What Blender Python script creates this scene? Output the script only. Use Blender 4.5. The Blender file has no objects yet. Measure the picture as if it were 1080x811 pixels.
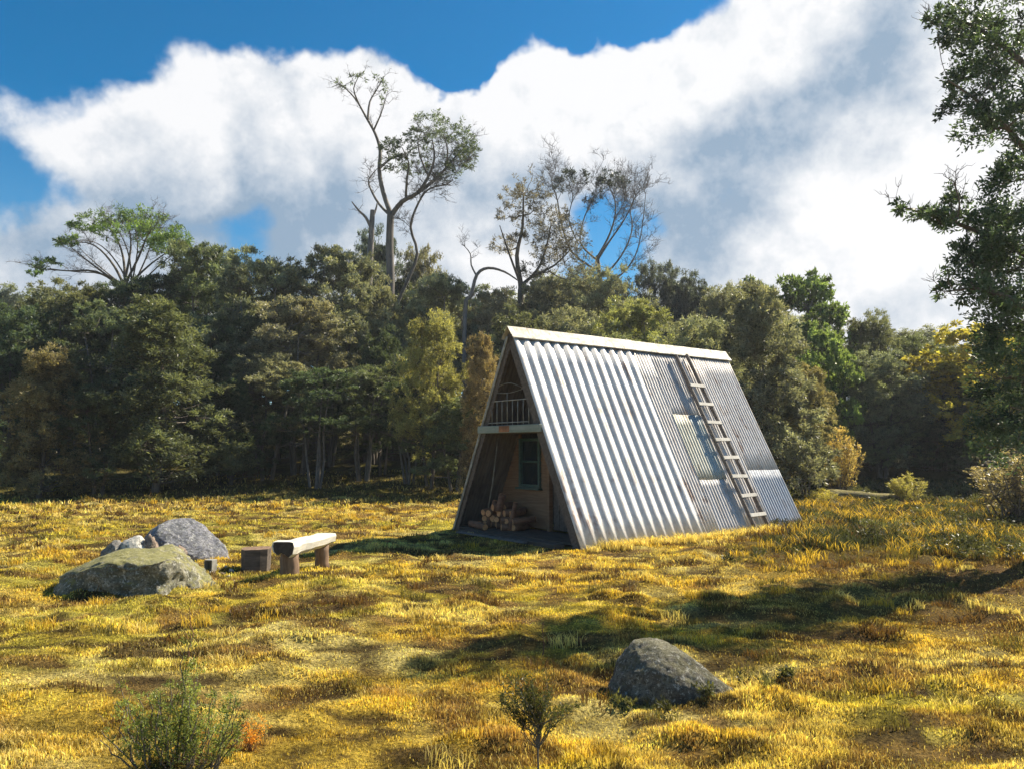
import bpy, math, random
import numpy as np
from mathutils import Vector, Matrix, noise as mnoise

# ------------------------------------------------------------------ camera
SC = bpy.context.scene
COL = SC.collection
CAM_H = 1.6
F_PX, PITCH = 799.0, math.radians(4.82)
SUN_DIR = Vector((0.83, 0.55, 0.0)).normalized()      # horizontal direction towards the sun
SUN_EL = math.radians(44)

cam_d = bpy.data.cameras.new('camera')
cam = bpy.data.objects.new('camera', cam_d)
COL.objects.link(cam)
cam.location = (0, 0, CAM_H)
cam.rotation_euler = (math.pi / 2 + PITCH, 0, 0)
cam_d.sensor_fit = 'HORIZONTAL'
cam_d.sensor_width = 36
cam_d.lens = 36 * F_PX / 1080
cam_d.clip_start = 0.05
cam_d.clip_end = 3000
SC.camera = cam
SC.render.resolution_x, SC.render.resolution_y = 1024, 768
SC.view_settings.view_transform = 'Standard'
SC.view_settings.look = 'None'
SC.view_settings.gamma = 1
SC.view_settings.exposure = 1.12


def px_dir(px, py):
    a, b = (px - 540) / F_PX, (405.5 - py) / F_PX
    c, s = math.cos(PITCH), math.sin(PITCH)
    return Vector((a, c - s * b, s + c * b))


def P(px, py, Y):
    """where the photograph's ray through a pixel reaches the forward distance Y"""
    d = px_dir(px, py)
    return Vector((0, 0, CAM_H)) + d * (Y / d.y)


# ------------------------------------------------------------------ sun and sky
sun_d = bpy.data.lights.new('sun', 'SUN')
sun_d.energy = 5.0
sun_d.angle = math.radians(0.5)
sun_d.color = (1.0, 0.90, 0.71)
sun = bpy.data.objects.new('sun', sun_d)
COL.objects.link(sun)
sv = Vector((SUN_DIR.x * math.cos(SUN_EL), SUN_DIR.y * math.cos(SUN_EL), math.sin(SUN_EL)))
sun.rotation_euler = sv.to_track_quat('Z', 'Y').to_euler()
sun.location = sv * 60

W = bpy.data.worlds.new('World')
SC.world = W
W.use_nodes = True


class NT:
    """small helper to write node trees as expressions"""
    def __init__(self, nt):
        self.nt = nt
        nt.nodes.clear()

    def n(self, typ, **kw):
        nd = self.nt.nodes.new(typ)
        for k, v in kw.items():
            setattr(nd, k, v)
        return nd

    def set(self, sock, v):
        if hasattr(v, 'is_linked') or isinstance(v, bpy.types.NodeSocket):
            self.nt.links.new(v, sock)
        else:
            sock.default_value = v

    def m(self, op, a, b=None, c=None, clamp=False):
        nd = self.n('ShaderNodeMath', operation=op, use_clamp=clamp)
        self.set(nd.inputs[0], a)
        if b is not None:
            self.set(nd.inputs[1], b)
        if c is not None:
            self.set(nd.inputs[2], c)
        return nd.outputs[0]

    def v(self, op, a, b=None, s=None):
        nd = self.n('ShaderNodeVectorMath', operation=op)
        self.set(nd.inputs[0], a)
        if b is not None:
            self.set(nd.inputs[1], b)
        if s is not None:
            self.set(nd.inputs['Scale'], s)
        return nd.outputs[1] if op in ('LENGTH', 'DOT_PRODUCT', 'DISTANCE') else nd.outputs[0]

    def noise(self, vec, scale, detail=4, rough=.55, dist=0.0, out=0):
        nd = self.n('ShaderNodeTexNoise')
        self.set(nd.inputs['Vector'], vec)
        nd.inputs['Scale'].default_value = scale
        nd.inputs['Detail'].default_value = detail
        nd.inputs['Roughness'].default_value = rough
        nd.inputs['Distortion'].default_value = dist
        return nd.outputs[out]

    def ramp(self, x, a, b, lo=0.0, hi=1.0, smooth=True):
        nd = self.n('ShaderNodeMapRange', interpolation_type='SMOOTHSTEP' if smooth else 'LINEAR')
        self.set(nd.inputs[0], x)
        nd.inputs[1].default_value, nd.inputs[2].default_value = a, b
        nd.inputs[3].default_value, nd.inputs[4].default_value = lo, hi
        return nd.outputs[0]

    def mix(self, f, a, b, mode='MIX'):
        nd = self.n('ShaderNodeMix', data_type='RGBA', blend_type=mode)
        self.set(nd.inputs[0], f)
        self.set(nd.inputs[6], a if not isinstance(a, tuple) else (*a, 1)[:4])
        self.set(nd.inputs[7], b if not isinstance(b, tuple) else (*b, 1)[:4])
        return nd.outputs[2]

    def link(self, a, b):
        self.nt.links.new(a, b)


def build_sky():
    t = NT(W.node_tree)
    sky = t.n('ShaderNodeTexSky', sky_type='NISHITA', sun_disc=False)
    sky.sun_elevation = SUN_EL
    sky.sun_rotation = math.atan2(SUN_DIR.x, SUN_DIR.y)
    sky.altitude = 600
    sky.air_density = 1.0
    sky.dust_density = 0.3
    sky.ozone_density = 2.0
    hsv = t.n('ShaderNodeHueSaturation')
    hsv.inputs['Hue'].default_value = 0.492
    hsv.inputs['Saturation'].default_value = 1.75
    t.link(sky.outputs[0], hsv.inputs['Color'])
    base = t.v('SCALE', hsv.outputs[0], s=0.058)
    tc = t.n('ShaderNodeTexCoord')
    d = t.v('NORMALIZE', tc.outputs['Generated'])
    sep = t.n('ShaderNodeSeparateXYZ')
    t.link(d, sep.inputs[0])
    wob = t.v('SCALE', t.v('SUBTRACT', t.noise(d, 5.0, 5, .6, out=1), (.5, .5, .5)), s=0.16)
    az = t.m('ARCTAN2', sep.outputs[0], sep.outputs[1])
    el = t.m('ARCSINE', sep.outputs[2])
    comb = t.n('ShaderNodeCombineXYZ')
    t.link(az, comb.inputs[0])
    t.link(el, comb.inputs[1])
    ae = t.v('ADD', comb.outputs[0], wob)

    def blobs(lst):
        tot = None
        for (px, py, rx, ry, amp) in lst:
            dv = px_dir(px, py).normalized()
            a, e = math.atan2(dv.x, dv.y), math.asin(dv.z)
            q = t.v('MULTIPLY', t.v('SUBTRACT', ae, (a, e, 0)), (F_PX / rx, F_PX / ry, 0))
            g = t.m('MULTIPLY', t.m('EXPONENT', t.m('MULTIPLY', t.v('DOT_PRODUCT', q, q), -1.0)), amp)
            tot = g if tot is None else t.m('ADD', tot, g)
        return tot
    n1 = t.noise(d, 7.0, 10, .60)
    sdir = (sv.x * .035, sv.y * .035, sv.z * .035 + .012)
    n1s = t.noise(t.v('ADD', d, sdir), 7.0, 10, .60)
    n2 = t.noise(d, 2.6, 4, .5)
    # cloud cover: a broad bank over the clearing, blue gaps where the photograph has them
    cov = blobs([(260, 140, 300, 120, .75), (640, 110, 260, 110, .60), (850, 60, 170, 120, .62), (900, 230, 300, 180, .8),
                 (480, 220, 330, 110, .55), (60, 270, 200, 90, .35), (1150, 150, 200, 250, .4), (-250, 200, 260, 160, .5),
                 (1500, 200, 260, 160, .45), (340, 262, 45, 26, .4),
                 (30, 30, 130, 80, -.75), (200, -20, 190, 55, -.55), (560, -5, 240, 52, -1.05), (478, 70, 46, 52, -1.9),
                 (8, 195, 50, 45, -.8), (270, 238, 95, 46, -.72), (650, 245, 60, 66, -1.0), (768, 208, 60, 50, -.85), (560, 225, 120, 40, -.35), (850, 130, 70, 40, -.2), (960, 40, 45, 40, -.35), (120, 215, 80, 30, -.35),
                 (690, 5, 60, 30, -.5), (380, 15, 60, 16, .35)])
    cov = t.m('ADD', cov, t.m('MULTIPLY', t.ramp(sep.outputs[1], .45, -.35), .20))  # extra unseen cloud overhead and behind the camera, added to neutralise the blue fill
    dens = t.m('ADD', t.m('ADD', cov, .06), t.m('MULTIPLY', t.m('SUBTRACT', n1, .5), 1.05))
    cover = t.ramp(dens, .24, .55)
    base = t.mix(t.ramp(el, .42, .10, 0, .5), base, (.13, .25, .36, 1))
    # grey undersides and relief towards the sun
    gr = blobs([(150, 235, 180, 55, .75), (520, 245, 180, 55, .45), (725, 232, 110, 58, .95), (810, 150, 75, 42, .65), (890, 95, 60, 38, .5), (955, 45, 55, 42, .6), (960, 240, 120, 90, -.3), (600, 110, 120, 45, -.3),
                (300, 230, 90, 50, .5), (60, 150, 70, 60, .2), (980, 330, 150, 40, .25), (430, 30, 90, 40, .2), (560, 160, 110, 50, .18),
                (200, 110, 140, 50, -.3), (620, 80, 130, 50, -.3), (860, 260, 120, 60, -.25)])
    rel = t.m('MULTIPLY', t.m('SUBTRACT', n1s, n1), 2.6)
    shade = t.m('ADD', t.m('ADD', gr, rel), t.m('MULTIPLY', t.m('SUBTRACT', n2, .42), 1.2), clamp=True)
    ccol = t.mix(shade, (.445, .447, .455, 1), (.135, .19, .255, 1))
    fin = t.mix(cover, base, ccol)
    bg = t.n('ShaderNodeBackground')
    t.link(fin, bg.inputs[0])
    bg.inputs[1].default_value = 1.0
    out = t.n('ShaderNodeOutputWorld')
    t.link(bg.outputs[0], out.inputs[0])


build_sky()

# ------------------------------------------------------------------ helpers
RNG = np.random.default_rng(7)
random.seed(11)


def hash2(ix, iy, seed):
    h = (ix.astype(np.int64) * 374761393 + iy.astype(np.int64) * 668265263 + seed * 1442695041) & 0xFFFFFFFF
    h = ((h ^ (h >> 13)) * 1274126177) & 0xFFFFFFFF
    return ((h ^ (h >> 16)) & 0xFFFF) / 65535.0


def vnoise(x, y, seed=0):
    x, y = np.asarray(x, float), np.asarray(y, float)
    ix, iy = np.floor(x), np.floor(y)
    fx, fy = x - ix, y - iy
    fx, fy = fx * fx * (3 - 2 * fx), fy * fy * (3 - 2 * fy)
    a, b = hash2(ix, iy, seed), hash2(ix + 1, iy, seed)
    c, d = hash2(ix, iy + 1, seed), hash2(ix + 1, iy + 1, seed)
    return (a * (1 - fx) + b * fx) * (1 - fy) + (c * (1 - fx) + d * fx) * fy


def fbm(x, y, seed=0, o=3):
    s, amp, tot = 0, 1.0, 0
    for k in range(o):
        s = s + amp * vnoise(x * 2 ** k + 17.3 * k, y * 2 ** k - 9.1 * k, seed + k)
        tot += amp
        amp *= .5
    return s / tot


def sstep(a, b, x):
    t = np.clip((x - a) / (b - a), 0, 1)
    return t * t * (3 - 2 * t)


HUT = Vector((-0.05, 13.76, 0))
YAW, HW, HH, HL = 0.6297, 3.828, 3.788, 6.126      # yaw, width, height, length of the A-frame
CY, SY = math.cos(YAW), math.sin(YAW)
SL = math.hypot(HW / 2, HH)


def hut_uv(x, y):
    dx, dy = x - HUT.x, y - HUT.y
    return dx * CY + dy * SY, -(-dx * SY + dy * CY)     # along the ridge, lateral (right positive)


def ground_h(x, y):
    x, y = np.asarray(x, float), np.asarray(y, float)
    h = .20 * (fbm(x / 2.3, y / 1.7, 3, 2) - .5) + .085 * (fbm(x / .75, y / .55, 9, 2) - .5)
    h += .20 * np.clip(fbm(x / .42, y / .26, 21, 2) - .53, 0, 1) + .05 * (fbm(x / .2, y / .13, 25, 2) - .5)
    u, l = hut_uv(x, y)
    inside = sstep(.7, 0, np.maximum(np.maximum(-u - .3, u - HL), np.abs(l) - HW / 2))
    h = h * (1 - inside)
    h = h + .09 * np.clip(y - 24, 0, 60) + .04 * np.clip(np.abs(x) - 14, 0, 40)
    return h


def gz(x, y):
    return float(ground_h(np.array([x]), np.array([y]))[0])


def tag(o, label=None, cat=None, group=None, kind=None):
    for k, v in (('label', label), ('category', cat), ('group', group), ('kind', kind)):
        if v:
            o[k] = v
    return o


def empty(name, loc, rz=0):
    o = bpy.data.objects.new(name, None)
    o.empty_display_size = .3
    COL.objects.link(o)
    o.location = loc
    o.rotation_euler.z = rz
    return o


def link_mesh(name, me, mat=None, parent=None):
    o = bpy.data.objects.new(name, me)
    COL.objects.link(o)
    if mat:
        me.materials.append(mat)
    if parent:
        o.parent = parent
    return o


class MB:
    """collects shapes, builds ONE mesh object"""
    def __init__(self):
        self.v, self.f, self.s = [], [], []

    def add(self, vs, fs, smooth=False):
        b = len(self.v)
        self.v += [tuple(p) for p in vs]
        self.f += [tuple(i + b for i in f) for f in fs]
        self.s += [smooth] * len(fs)

    def box(self, c, size, M=None, bev=0.0):
        sx, sy, sz = (s / 2 for s in size)
        if bev > 0:
            b = min(bev, sx * .8, sy * .8, sz * .8)
            vs = []
            for X in (-1, 1):
                for Y in (-1, 1):
                    for Z in (-1, 1):
                        vs += [(X * (sx - b), Y * (sy - b), Z * sz), (X * (sx - b), Y * sy, Z * (sz - b)), (X * sx, Y * (sy - b), Z * (sz - b))]
            import bmesh
            bm = bmesh.new()
            for p in vs:
                bm.verts.new(p)
            bmesh.ops.convex_hull(bm, input=bm.verts)
            bm.verts.index_update()
            pts = [v.co.copy() for v in bm.verts]
            fs = [[v.index for v in f.verts] for f in bm.faces]
            bm.free()
        else:
            pts = [Vector((x, y, z)) for x in (-sx, sx) for y in (-sy, sy) for z in (-sz, sz)]
            fs = [(0, 1, 3, 2), (4, 6, 7, 5), (0, 4, 5, 1), (2, 3, 7, 6), (0, 2, 6, 4), (1, 5, 7, 3)]
        M = M or Matrix.Identity(3)
        c = Vector(c)
        self.add([c + M @ Vector(p) for p in pts], fs)

    def bar(self, a, b, w, h, up=(0, 0, 1), bev=.004):
        a, b = Vector(a), Vector(b)
        d = b - a
        x = d.normalized()
        y = Vector(up).cross(x).normalized()
        z = x.cross(y)
        M = Matrix((x, y, z)).transposed()
        self.box((a + b) / 2, (d.length, w, h), M, bev)

    def tube(self, pts, radii, n=6, cap=True, jit=0):
        pts = [Vector(p) for p in pts]
        b = len(self.v)
        ref = Vector((.31, .67, .2)).normalized()
        for i, p in enumerate(pts):
            d = (pts[min(i + 1, len(pts) - 1)] - pts[max(i - 1, 0)])
            d = d.normalized() if d.length > 1e-9 else Vector((0, 0, 1))
            x = d.cross(ref)
            if x.length < .1:
                x = d.cross(Vector((1, 0, 0)))
            x.normalize()
            y = d.cross(x)
            for k in range(n):
                a = 2 * math.pi * k / n
                r = radii[i] * (1 + (random.uniform(-jit, jit) if jit else 0))
                self.v.append(tuple(p + (x * math.cos(a) + y * math.sin(a)) * r))
        for i in range(len(pts) - 1):
            for k in range(n):
                k2 = (k + 1) % n
                self.f.append((b + i * n + k, b + i * n + k2, b + (i + 1) * n + k2, b + (i + 1) * n + k))
                self.s.append(n > 4)
        if cap:
            self.f.append(tuple(b + k for k in range(n))[::-1])
            self.f.append(tuple(b + (len(pts) - 1) * n + k for k in range(n)))
            self.s += [False, False]

    def build(self, name, mat=None, parent=None, label=None):
        me = bpy.data.meshes.new(name)
        me.from_pydata(self.v, [], self.f)
        me.polygons.foreach_set('use_smooth', self.s)
        me.update()
        o = link_mesh(name, me, mat, parent)
        if label:
            o['label'] = label
        return o


def np_mesh(name, verts, quads=None, tris=None):
    """fast mesh from numpy arrays"""
    me = bpy.data.meshes.new(name)
    nq = 0 if quads is None else len(quads)
    nt = 0 if tris is None else len(tris)
    me.vertices.add(len(verts))
    me.vertices.foreach_set('co', np.asarray(verts, np.float32).ravel())
    loops = np.concatenate([a.ravel() for a in (quads, tris) if a is not None]).astype(np.int32)
    me.loops.add(len(loops))
    me.loops.foreach_set('vertex_index', loops)
    me.polygons.add(nq + nt)
    tot = np.concatenate([np.full(nq, 4), np.full(nt, 3)]).astype(np.int32)
    start = np.concatenate([[0], np.cumsum(tot)[:-1]]).astype(np.int32)
    me.polygons.foreach_set('loop_start', start)
    me.polygons.foreach_set('loop_total', tot)
    me.update(calc_edges=True)
    return me


# ------------------------------------------------------------------ materials
def mat(name):
    m = bpy.data.materials.new(name)
    m.use_nodes = True
    t = NT(m.node_tree)
    out = t.n('ShaderNodeOutputMaterial')
    b = t.n('ShaderNodeBsdfPrincipled')
    t.link(b.outputs[0], out.inputs[0])
    tc = t.n('ShaderNodeTexCoord')
    return m, t, b, tc.outputs['Object'], out


def bump(t, b, h, strength=.5, dist=.01):
    nd = t.n('ShaderNodeBump')
    nd.inputs['Strength'].default_value = strength
    nd.inputs['Distance'].default_value = dist
    t.link(h, nd.inputs['Height'])
    t.link(nd.outputs[0], b.inputs['Normal'])


def mat_metal(name, c, c2, rust=.5, rough=.42, metal=.55):
    m, t, b, co, _ = mat(name)
    st = t.v('MULTIPLY', co, (5.0, .7, .7))
    n = t.noise(st, 1.6, 6, .65)
    col = t.mix(t.ramp(n, .3, .7), c, c2)
    spk = t.noise(co, 9, 6, .75)
    col = t.mix(t.ramp(spk, .46, .70, 0, .55), col, tuple(x * .62 for x in c))
    col = t.mix(t.ramp(t.noise(t.v('MULTIPLY', co, (3.0, .35, .35)), 2.4, 7, .7), .50, .66, 0, .45), col, (.40, .35, .30, 1))
    r = t.m('MULTIPLY', t.ramp(t.noise(st, 1.1, 8, .75), .50, .63), t.ramp(t.noise(co, 2.2, 3, .6), .44, .60))
    col = t.mix(t.m('MULTIPLY', r, rust), col, (.20, .085, .035, 1))
    t.link(col, b.inputs['Base Color'])
    b.inputs['Metallic'].default_value = metal
    t.link(t.ramp(spk, .3, .7, rough - .08, rough + .14), b.inputs['Roughness'])
    bump(t, b, t.noise(co, 3.2, 4, .6), .25, .03)
    return m


def mat_wood(name, c, c2, rough=.8, stretch=(1, 12, 12), scale=2.0, bmp=.5):
    m, t, b, co, _ = mat(name)
    g = t.noise(t.v('MULTIPLY', co, stretch), scale, 6, .65, .4)
    col = t.mix(t.ramp(g, .3, .7), c, c2)
    col = t.mix(t.ramp(t.noise(co, 3, 4, .6), .5, .75, 0, .5), col, tuple(x * .5 for x in c))
    t.link(col, b.inputs['Base Color'])
    b.inputs['Roughness'].default_value = rough
    bump(t, b, g, bmp, .01)
    return m


def mat_rock(name, c, c2, moss=.0, mosscol=(.17, .17, .04, 1), lich=.5, fine=28):
    m, t, b, co, _ = mat(name)
    n = t.noise(co, 5, 8, .7)
    col = t.mix(t.ramp(n, .35, .65), c, c2)
    sp = t.noise(co, fine, 6, .8)
    col = t.mix(t.ramp(sp, .50, .57), col, tuple(x * .3 for x in c2))
    col = t.mix(t.m('MULTIPLY', t.ramp(t.noise(co, fine * .8, 5, .8), .55, .60), lich), col, (.55, .54, .48, 1))
    if moss:
        geo = t.n('ShaderNodeNewGeometry')
        s = t.n('ShaderNodeSeparateXYZ')
        t.link(geo.outputs['Normal'], s.inputs[0])
        mk = t.m('ADD', t.m('MULTIPLY', s.outputs[2], .25), t.noise(co, 13, 8, .8))
        col = t.mix(t.m('MULTIPLY', t.ramp(mk, .60, .72), moss), col, mosscol)
    t.link(col, b.inputs['Base Color'])
    b.inputs['Roughness'].default_value = .9
    bump(t, b, t.m('ADD', t.m('MULTIPLY', n, 1.0), t.m('MULTIPLY', sp, .6)), .9, .05)
    return m


def mat_leaf(name, trans=.42, rough=.42):
    """leaf colour comes from each plant's own object colour, varied leaf by leaf"""
    m, t, b, co, out = mat(name)
    oi = t.n('ShaderNodeObjectInfo')
    at = t.n('ShaderNodeAttribute', attribute_name='tint')
    aw = t.n('ShaderNodeAttribute', attribute_name='warm')
    col = t.v('SCALE', oi.outputs['Color'], s=t.ramp(at.outputs['Fac'], 0, 1, .35, 1.95, False))
    col = t.mix(t.m('MULTIPLY', aw.outputs['Fac'], .28), col, t.v('MULTIPLY', col, (1.5, 1.12, .8)))
    t.link(col, b.inputs['Base Color'])
    b.inputs['Roughness'].default_value = rough
    b.inputs['Specular IOR Level'].default_value = .25
    tr = t.n('ShaderNodeBsdfTranslucent')
    t.link(t.v('MULTIPLY', col, (1.5, 1.45, .7)), tr.inputs[0])
    mx = t.n('ShaderNodeMixShader')
    mx.inputs[0].default_value = trans
    t.link(b.outputs[0], mx.inputs[1])
    t.link(tr.outputs[0], mx.inputs[2])
    t.link(mx.outputs[0], out.inputs[0])
    return m


def mat_plain(name, c, rough=.7, nscale=6, var=.35, metal=0):
    m, t, b, co, _ = mat(name)
    n = t.noise(co, nscale, 5, .6)
    t.link(t.mix(t.ramp(n, .3, .7), tuple(x * (1 - var) for x in c), tuple(min(1, x * (1 + var)) for x in c)), b.inputs['Base Color'])
    b.inputs['Roughness'].default_value = rough
    b.inputs['Metallic'].default_value = metal
    return m


M = {}
M['leaf'] = mat_leaf('leaf')
M['leaf_gloss'] = mat_leaf('broad leaf', .42, .38)
M['bark'] = mat_wood('bark', (.085, .07, .058), (.17, .145, .12), .9, (9, 9, 1.2), 1.6, .9)
M['stem_bark'] = mat_wood('grey flaky bark', (.10, .09, .08), (.21, .19, .17), .9, (9, 9, 1.0), 1.6, .8)
M['pale_bark'] = mat_wood('pale gum bark', (.085, .075, .068), (.20, .18, .165), .85, (6, 6, .8), 1.2, .6)
M['dead_wood'] = mat_wood('dead grey wood', (.11, .097, .092), (.25, .23, .22), .85, (8, 8, .8), 1.5, .7)


def build_ground():
    def axis(lo, hi, step, far):
        a = list(np.arange(lo, hi + 1e-6, step))
        s, x = step, hi
        while x < far:
            s *= 1.35
            x += s
            a.append(x)
        s, x = step, lo
        pre = []
        while x > -far:
            s *= 1.35
            x -= s
            pre.append(x)
        return np.array(pre[::-1] + a)
    xs, ys = axis(-16, 16, .085, 500), axis(1.5, 30, .085, 500)
    X, Y = np.meshgrid(xs, ys)
    X, Y = X.ravel(), Y.ravel()
    Z = ground_h(X, Y)
    nx, ny = len(xs), len(ys)
    i = (np.arange(ny - 1)[:, None] * nx + np.arange(nx - 1)[None, :]).ravel()
    q = np.stack([i, i + 1, i + nx + 1, i + nx], 1)
    me = np_mesh('ground', np.stack([X, Y, Z], 1), quads=q)
    me.polygons.foreach_set('use_smooth', np.ones(len(q), bool))
    a = me.attributes.new('soil', 'FLOAT_COLOR', 'POINT')
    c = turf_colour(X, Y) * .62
    a.data.foreach_set('color', np.concatenate([c, np.ones((len(c), 1))], 1).astype(np.float32).ravel())
    m, t, b, co, _ = mat('turf ground')
    at = t.n('ShaderNodeAttribute', attribute_name='soil')
    n = t.noise(co, 40, 8, .75)
    col = t.v('SCALE', at.outputs['Color'], s=t.ramp(n, .35, .65, .3, 1.45))
    col = t.mix(t.ramp(t.noise(co, 3.3, 5, .7), .52, .68, 0, .75), col, (.085, .055, .022, 1))
    t.link(col, b.inputs['Base Color'])
    b.inputs['Roughness'].default_value = 1
    b.inputs['Specular IOR Level'].default_value = .1
    bump(t, b, n, 1.0, .08)
    tag(link_mesh('ground', me, m), kind='structure')


STRAW, GOLD = np.array([.82, .66, .22]), np.array([.76, .52, .075])
GREEN, OLIVE, BROWN = np.array([.54, .48, .06]), np.array([.22, .185, .05]), np.array([.30, .17, .06])


def turf_colour(x, y):
    n1, n2, n3 = fbm(x / 2.6, y / 1.6, 31, 3), fbm(x / .9, y / .6, 47, 3), fbm(x / .5, y / .35, 59, 2)
    D = np.maximum(y, 1.0)
    right = sstep(.16, .42, x / D) * sstep(5.0, 7.5, y) * sstep(40, 26, y)  # right-hand patch: brown vegetation plus the brown of tree shade put into the colour
    c = GOLD[None] + (STRAW - GOLD)[None] * sstep(.35, .65, n2)[:, None]

    def blend(c, k, w):
        return c + (k[None] - c) * w[:, None]
    c = blend(c, GREEN, sstep(.43, .62, n1 + .4 * (n3 - .5)) * .75)
    c = blend(c, BROWN, sstep(.54, .68, n3) * .85)
    c = blend(c, np.array([.10, .062, .025]), sstep(.57, .70, fbm(x / .42, y / .22, 91, 2)) * .9)
    c = c * (.55 + .85 * sstep(.25, .7, fbm(x / .17, y / .10, 97, 2)))[:, None]
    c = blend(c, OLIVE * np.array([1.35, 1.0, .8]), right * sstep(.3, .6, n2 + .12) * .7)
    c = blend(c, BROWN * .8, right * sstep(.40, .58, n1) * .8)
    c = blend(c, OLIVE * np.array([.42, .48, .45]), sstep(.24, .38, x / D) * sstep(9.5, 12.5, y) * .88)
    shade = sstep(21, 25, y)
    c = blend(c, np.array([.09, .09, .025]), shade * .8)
    return c


def blades(x, y, h, w, col, lean, seed, rise=.03):
    """grass blades as bent two-segment tapers, one mesh"""
    n = len(x)
    r = np.random.default_rng(seed)
    z = ground_h(x, y)
    a = r.uniform(0, 2 * np.pi, n)
    la = r.uniform(0, 2 * np.pi, n)
    ln = lean * r.uniform(.25, 1.0, n) * h
    wx, wy = np.cos(a) * w / 2, np.sin(a) * w / 2
    lx, ly = np.cos(la) * ln, np.sin(la) * ln
    v = np.empty((n, 5, 3))
    v[:, 0] = np.stack([x - wx, y - wy, z - rise], 1)
    v[:, 1] = np.stack([x + wx, y + wy, z - rise], 1)
    v[:, 2] = np.stack([x + wx * .8 + lx * .3, y + wy * .8 + ly * .3, z + h * .6], 1)
    v[:, 3] = np.stack([x - wx * .8 + lx * .3, y - wy * .8 + ly * .3, z + h * .6], 1)
    v[:, 4] = np.stack([x + lx, y + ly, z + h], 1)
    b = np.arange(n) * 5
    q = np.stack([b, b + 1, b + 2, b + 3], 1)
    tr = np.stack([b + 3, b + 2, b + 4], 1)
    c = np.repeat(col[:, None, :], 5, 1)
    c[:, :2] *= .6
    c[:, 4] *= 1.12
    return v.reshape(-1, 3), q, tr, np.clip(c.reshape(-1, 3), 0, 1)


def mat_grass():
    m, t, b, co, out = mat('grass')
    at = t.n('ShaderNodeAttribute', attribute_name='gcol')
    t.link(at.outputs['Color'], b.inputs['Base Color'])
    b.inputs['Roughness'].default_value = .55
    b.inputs['Specular IOR Level'].default_value = .3
    tr = t.n('ShaderNodeBsdfTranslucent')
    t.link(t.v('MULTIPLY', at.outputs['Color'], (1.25, 1.2, .7)), tr.inputs[0])
    mx = t.n('ShaderNodeMixShader')
    mx.inputs[0].default_value = .42
    t.link(b.outputs[0], mx.inputs[1])
    t.link(tr.outputs[0], mx.inputs[2])
    t.link(mx.outputs[0], out.inputs[0])
    return m


def keep_off(x, y):
    u, l = hut_uv(x, y)
    k = (u > -.25) & (u < HL + .05) & (np.abs(l) < HW / 2 + .02)
    for (cx, cy, rx, ry) in ROCK_PADS:
        k |= ((x - cx) / rx) ** 2 + ((y - cy) / ry) ** 2 < .55
    return k


ROCK_PADS = [(1.12, 5.24, .38, .26), (-4.42, 9.2, .84, .58), (-4.86, 11.3, .5, .4), (-3.42, 10.3, .17, .15)]


def add_grass(name, parts, matl):
    vs, qs, ts, cs, o = [], [], [], [], 0
    for v, q, t_, c in parts:
        vs.append(v)
        qs.append(q + o)
        ts.append(t_ + o)
        cs.append(c)
        o += len(v)
    me = np_mesh(name, np.concatenate(vs), np.concatenate(qs), np.concatenate(ts))
    c = np.concatenate(cs)
    a = me.attributes.new('gcol', 'FLOAT_COLOR', 'POINT')
    a.data.foreach_set('color', np.concatenate([c, np.ones((len(c), 1))], 1).astype(np.float32).ravel())
    return tag(link_mesh(name, me, matl), kind='stuff')


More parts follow.
